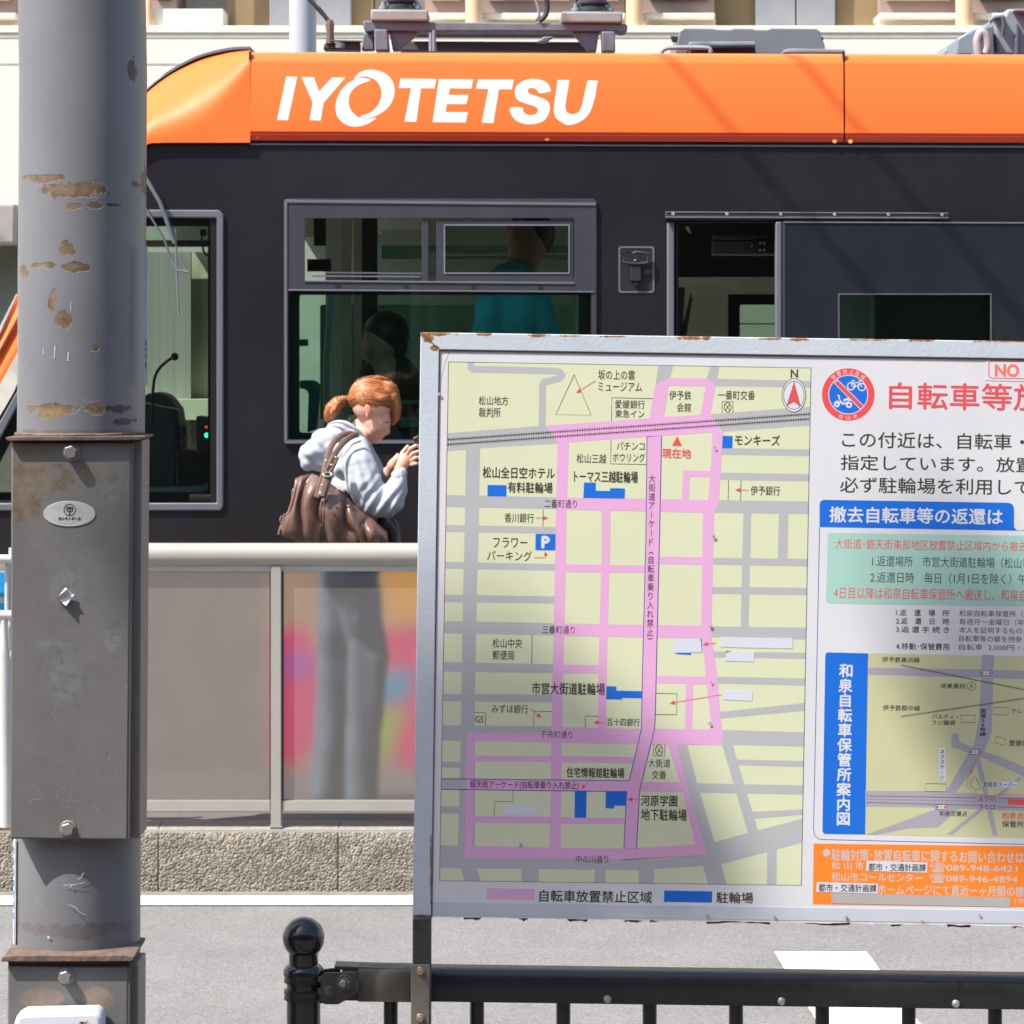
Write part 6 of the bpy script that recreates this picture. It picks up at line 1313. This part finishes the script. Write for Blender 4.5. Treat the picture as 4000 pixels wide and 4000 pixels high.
# -- hands: palms with separate curled fingers round the phone
def hand(cx, cy, d, flip=1):
    hb = multi([(W(cx, cy+45, d), m_(42)), (W(cx+30, cy-20, d), m_(52)), (W(cx+62, cy-70, d), m_(48))], .62)
    fl = [((62, -85), (95, -150), (140, -175), (175, -165), 18, -.02), ((85, -70), (125, -115), (165, -128), (195, -112), 18, -.028), ((95, -45), (140, -75), (178, -80), (205, -62), 17, -.03), ((98, -15), (140, -28), (172, -28), (196, -12), 15, -.028)]
    for a, b, c_, e, r, dd in fl:
        hb += multi([(W(cx+a[0], cy+a[1], d), m_(r)), (W(cx+b[0], cy+b[1], d+dd), m_(r*.95)), (W(cx+c_[0], cy+c_[1], d+dd*.8), m_(r*.85)), (W(cx+e[0], cy+e[1], d+dd*.2), m_(r*.7))])
    hb += multi([(W(cx+10, cy-40, d+.01), m_(22)), (W(cx+25, cy-110, d+.03), m_(19)), (W(cx+70, cy-165, d+.035), m_(15))])
    return hb
organic('hand', hand(1215, 1105, -.19)+chain(W(1228, 1190, -.19), W(1216, 1120, -.19), m_(48), m_(40)), skin, woman, .0026, 3)
organic('hand', multi([(W(1120, 1180, .0), m_(48)), (W(1150, 1110, -.02), m_(50)), (W(1185, 1060, -.03), m_(38)), (W(1192, 1020, -.03), m_(16))]) + multi([(W(1190, 1065, -.02), m_(18)), (W(1260, 1030, -.05), m_(16)), (W(1320, 1010, -.07), m_(13))]), skin, woman, .003, 3)
# -- wide trousers and shoes
tr_ = [(W(800, 2000), (m_(255), .14, m_(200)))]
for sx, d in ((640, .06), (930, -.03)):
    tr_ += multi([(W(800+(sx-800)*.55, 2150, d*.5), m_(190)), (W(sx+10, 2700, d), m_(165)), (W(sx-25, 3300, d), m_(155)), (W(sx-40, 3880, d), m_(160))], .8)
organic('trousers', tr_, pantm, woman, .011, 5, lambda c: .010*math.sin(c.x*55+noise.noise(c*3)*3)*.6+.006*noise.noise(c*9))
for sx, d in ((600, .06), (890, -.03)): organic('shoe', multi([(W(sx-30, 4075, d), m_(85)), (W(sx+170, 4095, d), m_(65))], .9), mat('white_shoe', (.5, .5, .48), .6), woman, .008, 3)
phn = prism('phone', [(1612, 1712), (1640, 1700), (1668, 1760), (1640, 1778)], 10.86, 10.868, mat('dark_phone', (.03, .02, .02), .3), None, bevel=.002)
tag(phn, 'dark phone held up in the hands of the woman in the grey hoodie', 'phone')
# -- handbag
leather = mat('brown_leather', (.15, .08, .056), .30, var=.22, vscale=20, bump=.0003, bscale=160)
leather.node_tree.nodes['Principled BSDF'].inputs['Coat Weight'].default_value = .35; leather.node_tree.nodes['Principled BSDF'].inputs['Coat Roughness'].default_value = .18
bag = thing('handbag', 'glossy brown leather shoulder bag with gathered folds, hung on the woman in the hoodie', 'handbag', (W(680, 0).x, WYD-.18, W(0, 1900).z))
def interp(tab, s):
    for (a, x, y), (b, x2, y2) in zip(tab, tab[1:]):
        if s <= b: f = (s-a)/(b-a); f = f*f*(3-2*f)*.5+f*.5; return x+(x2-x)*f, y+(y2-y)*f
    return tab[-1][1:]
top_ = [(0, 362, 1208), (.12, 420, 1180), (.22, 500, 1166), (.32, 575, 1205), (.42, 650, 1245), (.55, 740, 1310), (.68, 830, 1400), (.8, 920, 1475), (.9, 1010, 1550), (1, 1120, 1650)]
bot_ = [(0, 238, 1612), (.08, 262, 1668), (.2, 400, 1722), (.35, 560, 1790), (.55, 760, 1850), (.75, 940, 1880), (.9, 1070, 1850), (1, 1130, 1740)]
NS, NT = 150, 60
def bag_side(sign):
    grid = []
    for j in range(NT+1):
        t = j/NT; row = []
        for i in range(NS+1):
            s = i/NS; a = interp(top_, s); b = interp(bot_, s)
            bulge = math.sin(math.pi*min(1, t*.93+.05))**.55*math.sin(math.pi*min(1, max(0, s*.94+.03)))**.45
            x = a[0]+(b[0]-a[0])*t - (34*math.sin(math.pi*t)*max(0, 1-s*6) if s < .17 else 0)*-.6; y = a[1]+(b[1]-a[1])*t
            ph = s*30+1.8*noise.noise(Vector((s*5, t*1.3, 2)))*3
            amp = .019*math.exp(-((t-.35)/.42)**2)*(1-.35*t)*min(1, s*8)*min(1, (1-s)*8)
            pl = amp*(abs(math.sin(ph*.5))**.8*2-1)+.0022*noise.noise(Vector((s*16, t*3.5, 5)))
            d = -.19-sign*(.075*bulge+.004)+(-pl if sign > 0 else pl)
            row.append(W(x, y, d))
        grid.append(row)
    return grid
for sign in (1, -1):
    g_ = bag_side(sign); bm = bmesh.new(); vv = [[bm.verts.new(p) for p in r] for r in g_]
    for j in range(NT):
        for i in range(NS): bm.faces.new([vv[j][i], vv[j][i+1], vv[j+1][i+1], vv[j+1][i]]).smooth = True
    from_bm('front_panel' if sign > 0 else 'back_panel', bm, leather, bag, smooth=True)
gF = bag_side(1)
tube('piping', [gF[NT][i]+Vector((0, .01, .001)) for i in range(0, NS+1, 3)], .0032, mat('light_piping', (.20, .115, .09), .35), bag, 8)
tube('piping', [gF[0][i]+Vector((0, .004, 0)) for i in range(0, NS+1, 3)], .0028, mat('dark_piping', (.08, .045, .035), .35), bag, 8)
for s0 in (.36, .80):
    i = int(NS*s0); tube('seam', [gF[j][i]+Vector((0, -.0012, 0)) for j in range(2, NT, 2)], .0016, bpy.data.materials['light_piping' if s0 > .5 else 'dark_piping'], bag, 6)
    tube('seam', [gF[j][i+4]+Vector((0, -.0012, 0)) for j in range(2, NT, 2)], .0012, bpy.data.materials['light_piping' if s0 > .5 else 'dark_piping'], bag, 6)
organic('zip_top', multi([(W(420, 1215, -.17), m_(30)), (W(500, 1200, -.17), m_(36)), (W(580, 1225, -.17), m_(26))], 1.6), leather, bag, .004, 3)
organic('side_pouch', multi([(W(1080, 1560, -.12), m_(60)), (W(1150, 1640, -.10), m_(62)), (W(1165, 1760, -.10), m_(60)), (W(1170, 1860, -.10), m_(60))], 1.0), mat('black_lining', (.035, .028, .026), .4, var=.3), bag, .006, 3)
tube('pouch_edge', smooth_path([W(1130, 1500, -.17), W(1190, 1560, -.17), W(1215, 1640, -.17), W(1222, 1760, -.17)], 5), .003, bpy.data.materials['light_piping'], bag, 6)
def strap(name, pts, w, d, th=.004):
    q = [(p.x, p.y, dd) for p, dd in zip(smooth_path([(a, b, 0) for a, b in pts], 5), [0]*999)]
    n = len(q); bm = bmesh.new(); prev = None
    for i in range(n):
        a = q[max(0, i-1)]; b = q[min(n-1, i+1)]; dx, dy = b[0]-a[0], b[1]-a[1]; l = math.hypot(dx, dy); nx, ny = -dy/l*w/2, dx/l*w/2
        dd = d[0]+(d[1]-d[0])*i/(n-1)
        cur = [bm.verts.new(W(q[i][0]+nx, q[i][1]+ny, dd+.006)), bm.verts.new(W(q[i][0]+nx*.8, q[i][1]+ny*.8, dd)), bm.verts.new(W(q[i][0], q[i][1], dd-.003)), bm.verts.new(W(q[i][0]-nx*.8, q[i][1]-ny*.8, dd)), bm.verts.new(W(q[i][0]-nx, q[i][1]-ny, dd+.006)), bm.verts.new(W(q[i][0], q[i][1], dd+.009))]
        if prev:
            for k in range(6): bm.faces.new([prev[k], cur[k], cur[(k+1) % 6], prev[(k+1) % 6]]).smooth = True
        prev = cur
    return from_bm(name, bm, leather, bag, smooth=True, angle=40)
lstrap = mat('light_brown_leather', (.20, .125, .10), .38, var=.1)
s1 = strap('strap', [(600, 1170), (615, 1080), (640, 980), (680, 900), (740, 850), (800, 835), (850, 845)], 52, (-.22, -.16)); s1.data.materials[0] = lstrap
s2 = strap('strap', [(640, 1150), (655, 1080), (690, 1000), (740, 930), (790, 880), (840, 850), (885, 838)], 50, (-.25, -.19))
strap('buckle_strap', [(690, 1000), (660, 1060), (628, 1130), (645, 1160), (690, 1090), (720, 1020)], 26, (-.262, -.262))
tabo = strap('buckle_tab', [(640, 1150), (612, 1230), (592, 1300), (580, 1350)], 104, (-.272, -.285))
tabo = strap('buckle_tab', [(632, 1195), (612, 1250), (596, 1300), (588, 1330)], 62, (-.284, -.297)); tabo.data.materials[0] = lstrap
steelb = mat('pale_brass', (.55, .50, .42), .22, metal=.9)
for x, y, d in ((601, 1248, -.305), (585, 1308, -.312), (625, 1050, -.228), (668, 1082, -.272), (703, 1020, -.272)):
    bm = bmesh.new(); bmesh.ops.create_uvsphere(bm, u_segments=12, v_segments=8, radius=m_(11), matrix=Matrix.Translation(W(x, y, d))); from_bm('stud', bm, steelb, bag, smooth=True)
tube('ring', [W(640+34*math.cos(a), 1160+16*math.sin(a), -.285-.005*math.sin(a)) for a in [2*math.pi*k/20 for k in range(20)]], .0035, steelb, bag, 8, closed=True)
tube('side_ring', [W(352+20*math.cos(a), 1330+42*math.sin(a), -.18) for a in [2*math.pi*k/20 for k in range(20)]], .0032, steelb, bag, 8, closed=True)
tube('side_ring', [W(350+11*math.cos(a), 1330+30*math.sin(a), -.20) for a in [2*math.pi*k/16 for k in range(16)]], .002, bpy.data.materials['dark_piping'], bag, 6, closed=True)
tube('side_cord', smooth_path([W(372, 1375, -.19), W(340, 1440, -.19), W(290, 1490, -.19), W(262, 1550, -.2)], 5), .0028, bpy.data.materials['light_piping'], bag, 6)
strap('side_tab', [(282, 1490), (262, 1550), (240, 1610), (226, 1665)], 26, (-.2, -.2)); tube('side_buckle', [W(262+22*math.cos(a), 1540+30*math.sin(a), -.212) for a in [2*math.pi*k/16 for k in range(16)]], .0026, steelb, bag, 6, closed=True)
# -- passengers inside the tram
def PX(u, v, d): return P(u, v, TY+d)
dsk = mat('passenger_skin', (.45, .27, .18), .6)
pa = thing('person', 'passenger in a turquoise shirt leaning behind the tram side window', 'person', (PX(2000, 0, .6).x, TY+.6, .42))
organic('head', [(PX(2060, 940, .6), (.085, .09, .11)), (PX(2030, 1040, .6), .06)]+chain(PX(2050, 1030, .6), PX(2040, 1110, .6), .055, .065), dsk, pa, .01, 4)
organic('hair', [(PX(2075, 915, .62), (.10, .10, .10))], mat('dark_brown_hair', (.03, .018, .01), .5), pa, .01, 3)
organic('shirt', multi([(PX(2000, 1150, .55), .13), (PX(1990, 1300, .55), .15), (PX(2000, 1600, .55), .16), (PX(2010, 1800, .55), .17)], .8)+multi([(PX(1905, 1190, .45), .05), (PX(1890, 1330, .42), .055), (PX(1925, 1460, .4), .045)])+multi([(PX(2090, 1160, .55), .06), (PX(2150, 1330, .5), .05)]), mat('turquoise_shirt', (.03, .55, .72), .8, var=.12), pa, .012, 5, lambda c: .006*noise.noise(c*12))
organic('arm', multi([(PX(1930, 1440, .38), .035), (PX(2010, 1520, .36), .03)]), dsk, pa, .01, 3)
pb_ = thing('person', 'seated passenger with short dark hair and dark clothes behind the tram side window', 'person', (PX(1500, 0, .7).x, TY+.7, .42))
organic('head', [(PX(1490, 1330, .55), (.075, .085, .10)), (PX(1455, 1370, .55), .05)]+chain(PX(1500, 1400, .55), PX(1510, 1470, .55), .05, .06), dsk, pb_, .01, 4)
organic('hair', [(PX(1510, 1300, .56), (.095, .10, .09)), (PX(1540, 1360, .56), .055)], mat('black_hair', (.008, .007, .006), .5), pb_, .01, 3)
organic('coat', multi([(PX(1520, 1500, .6), .13), (PX(1520, 1700, .6), .17), (PX(1520, 1950, .6), .18)], .8), mat('dark_green_coat', (.012, .022, .02), .8), pb_, .012, 4)
organic('mask', [(PX(1450, 1375, .53), (.025, .05, .035))], mat('pale_mask', (.2, .22, .22), .7), pb_, .008, 2)
# ================================================================ street tree whose leaves dapple the lower part of the board
leafm = mat('tree_leaves', (.06, .11, .03), .6, var=.3, vscale=3); bark = mat('tree_bark', (.12, .09, .07), .9, bump=.01, bscale=30)
tc = P(2150, 3080, SY)+TO_SUN*8.0
TREE_SPOTS = [(1980, 3150, 470, 470, 2000), (1850, 3500, 480, 300, 1500), (3850, 2650, 200, 420, 200), (2550, 3300, 260, 240, 260)]
tree = thing('street_tree', 'leafy street tree above the pavement, out beyond the left edge, shading the notice board', 'tree', (tc.x-.3, tc.y-1.2, .13))
base = Vector((tc.x-.3, tc.y-1.2, .13))
tube('trunk', smooth_path([base, base+Vector((.05, .1, 3)), base+Vector((.1, .5, 5.4)), tc+Vector((0, 0, -.1))], 4), [.15, .148, .145, .14, .13, .12, .115, .11, .1, .09, .07, .05, .03], bark, tree, 10)
bm = bmesh.new()
rnd = random.Random(5)
U = TO_SUN.cross(Vector((0, 0, 1))).normalized(); V = U.cross(TO_SUN).normalized()
for (u, v, ru, rv, n) in TREE_SPOTS:
    c = P(u, v, SY); k = (TO_SUN*8.0); 
    for i in range(n):
        a = rnd.uniform(0, 2*math.pi); r = math.sqrt(rnd.random())
        q = P(u+ru*r*math.cos(a), v+rv*r*math.sin(a), SY)+TO_SUN*(8.0+rnd.uniform(-.9, 2.2))
        s = rnd.uniform(.02, .038); d1 = Vector((rnd.uniform(-1, 1), rnd.uniform(-1, 1), rnd.uniform(-.6, .6))).normalized(); d2 = d1.cross(Vector((rnd.uniform(-.3, .3), rnd.uniform(-.3, .3), 1))).normalized()
        vs = [bm.verts.new(q+d1*s*1.5), bm.verts.new(q+d2*s*.7), bm.verts.new(q-d1*s*1.5), bm.verts.new(q-d2*s*.7)]
        bm.faces.new(vs)
crown = from_bm('crown', bm, leafm, tree); crown['kind'] = 'stuff'
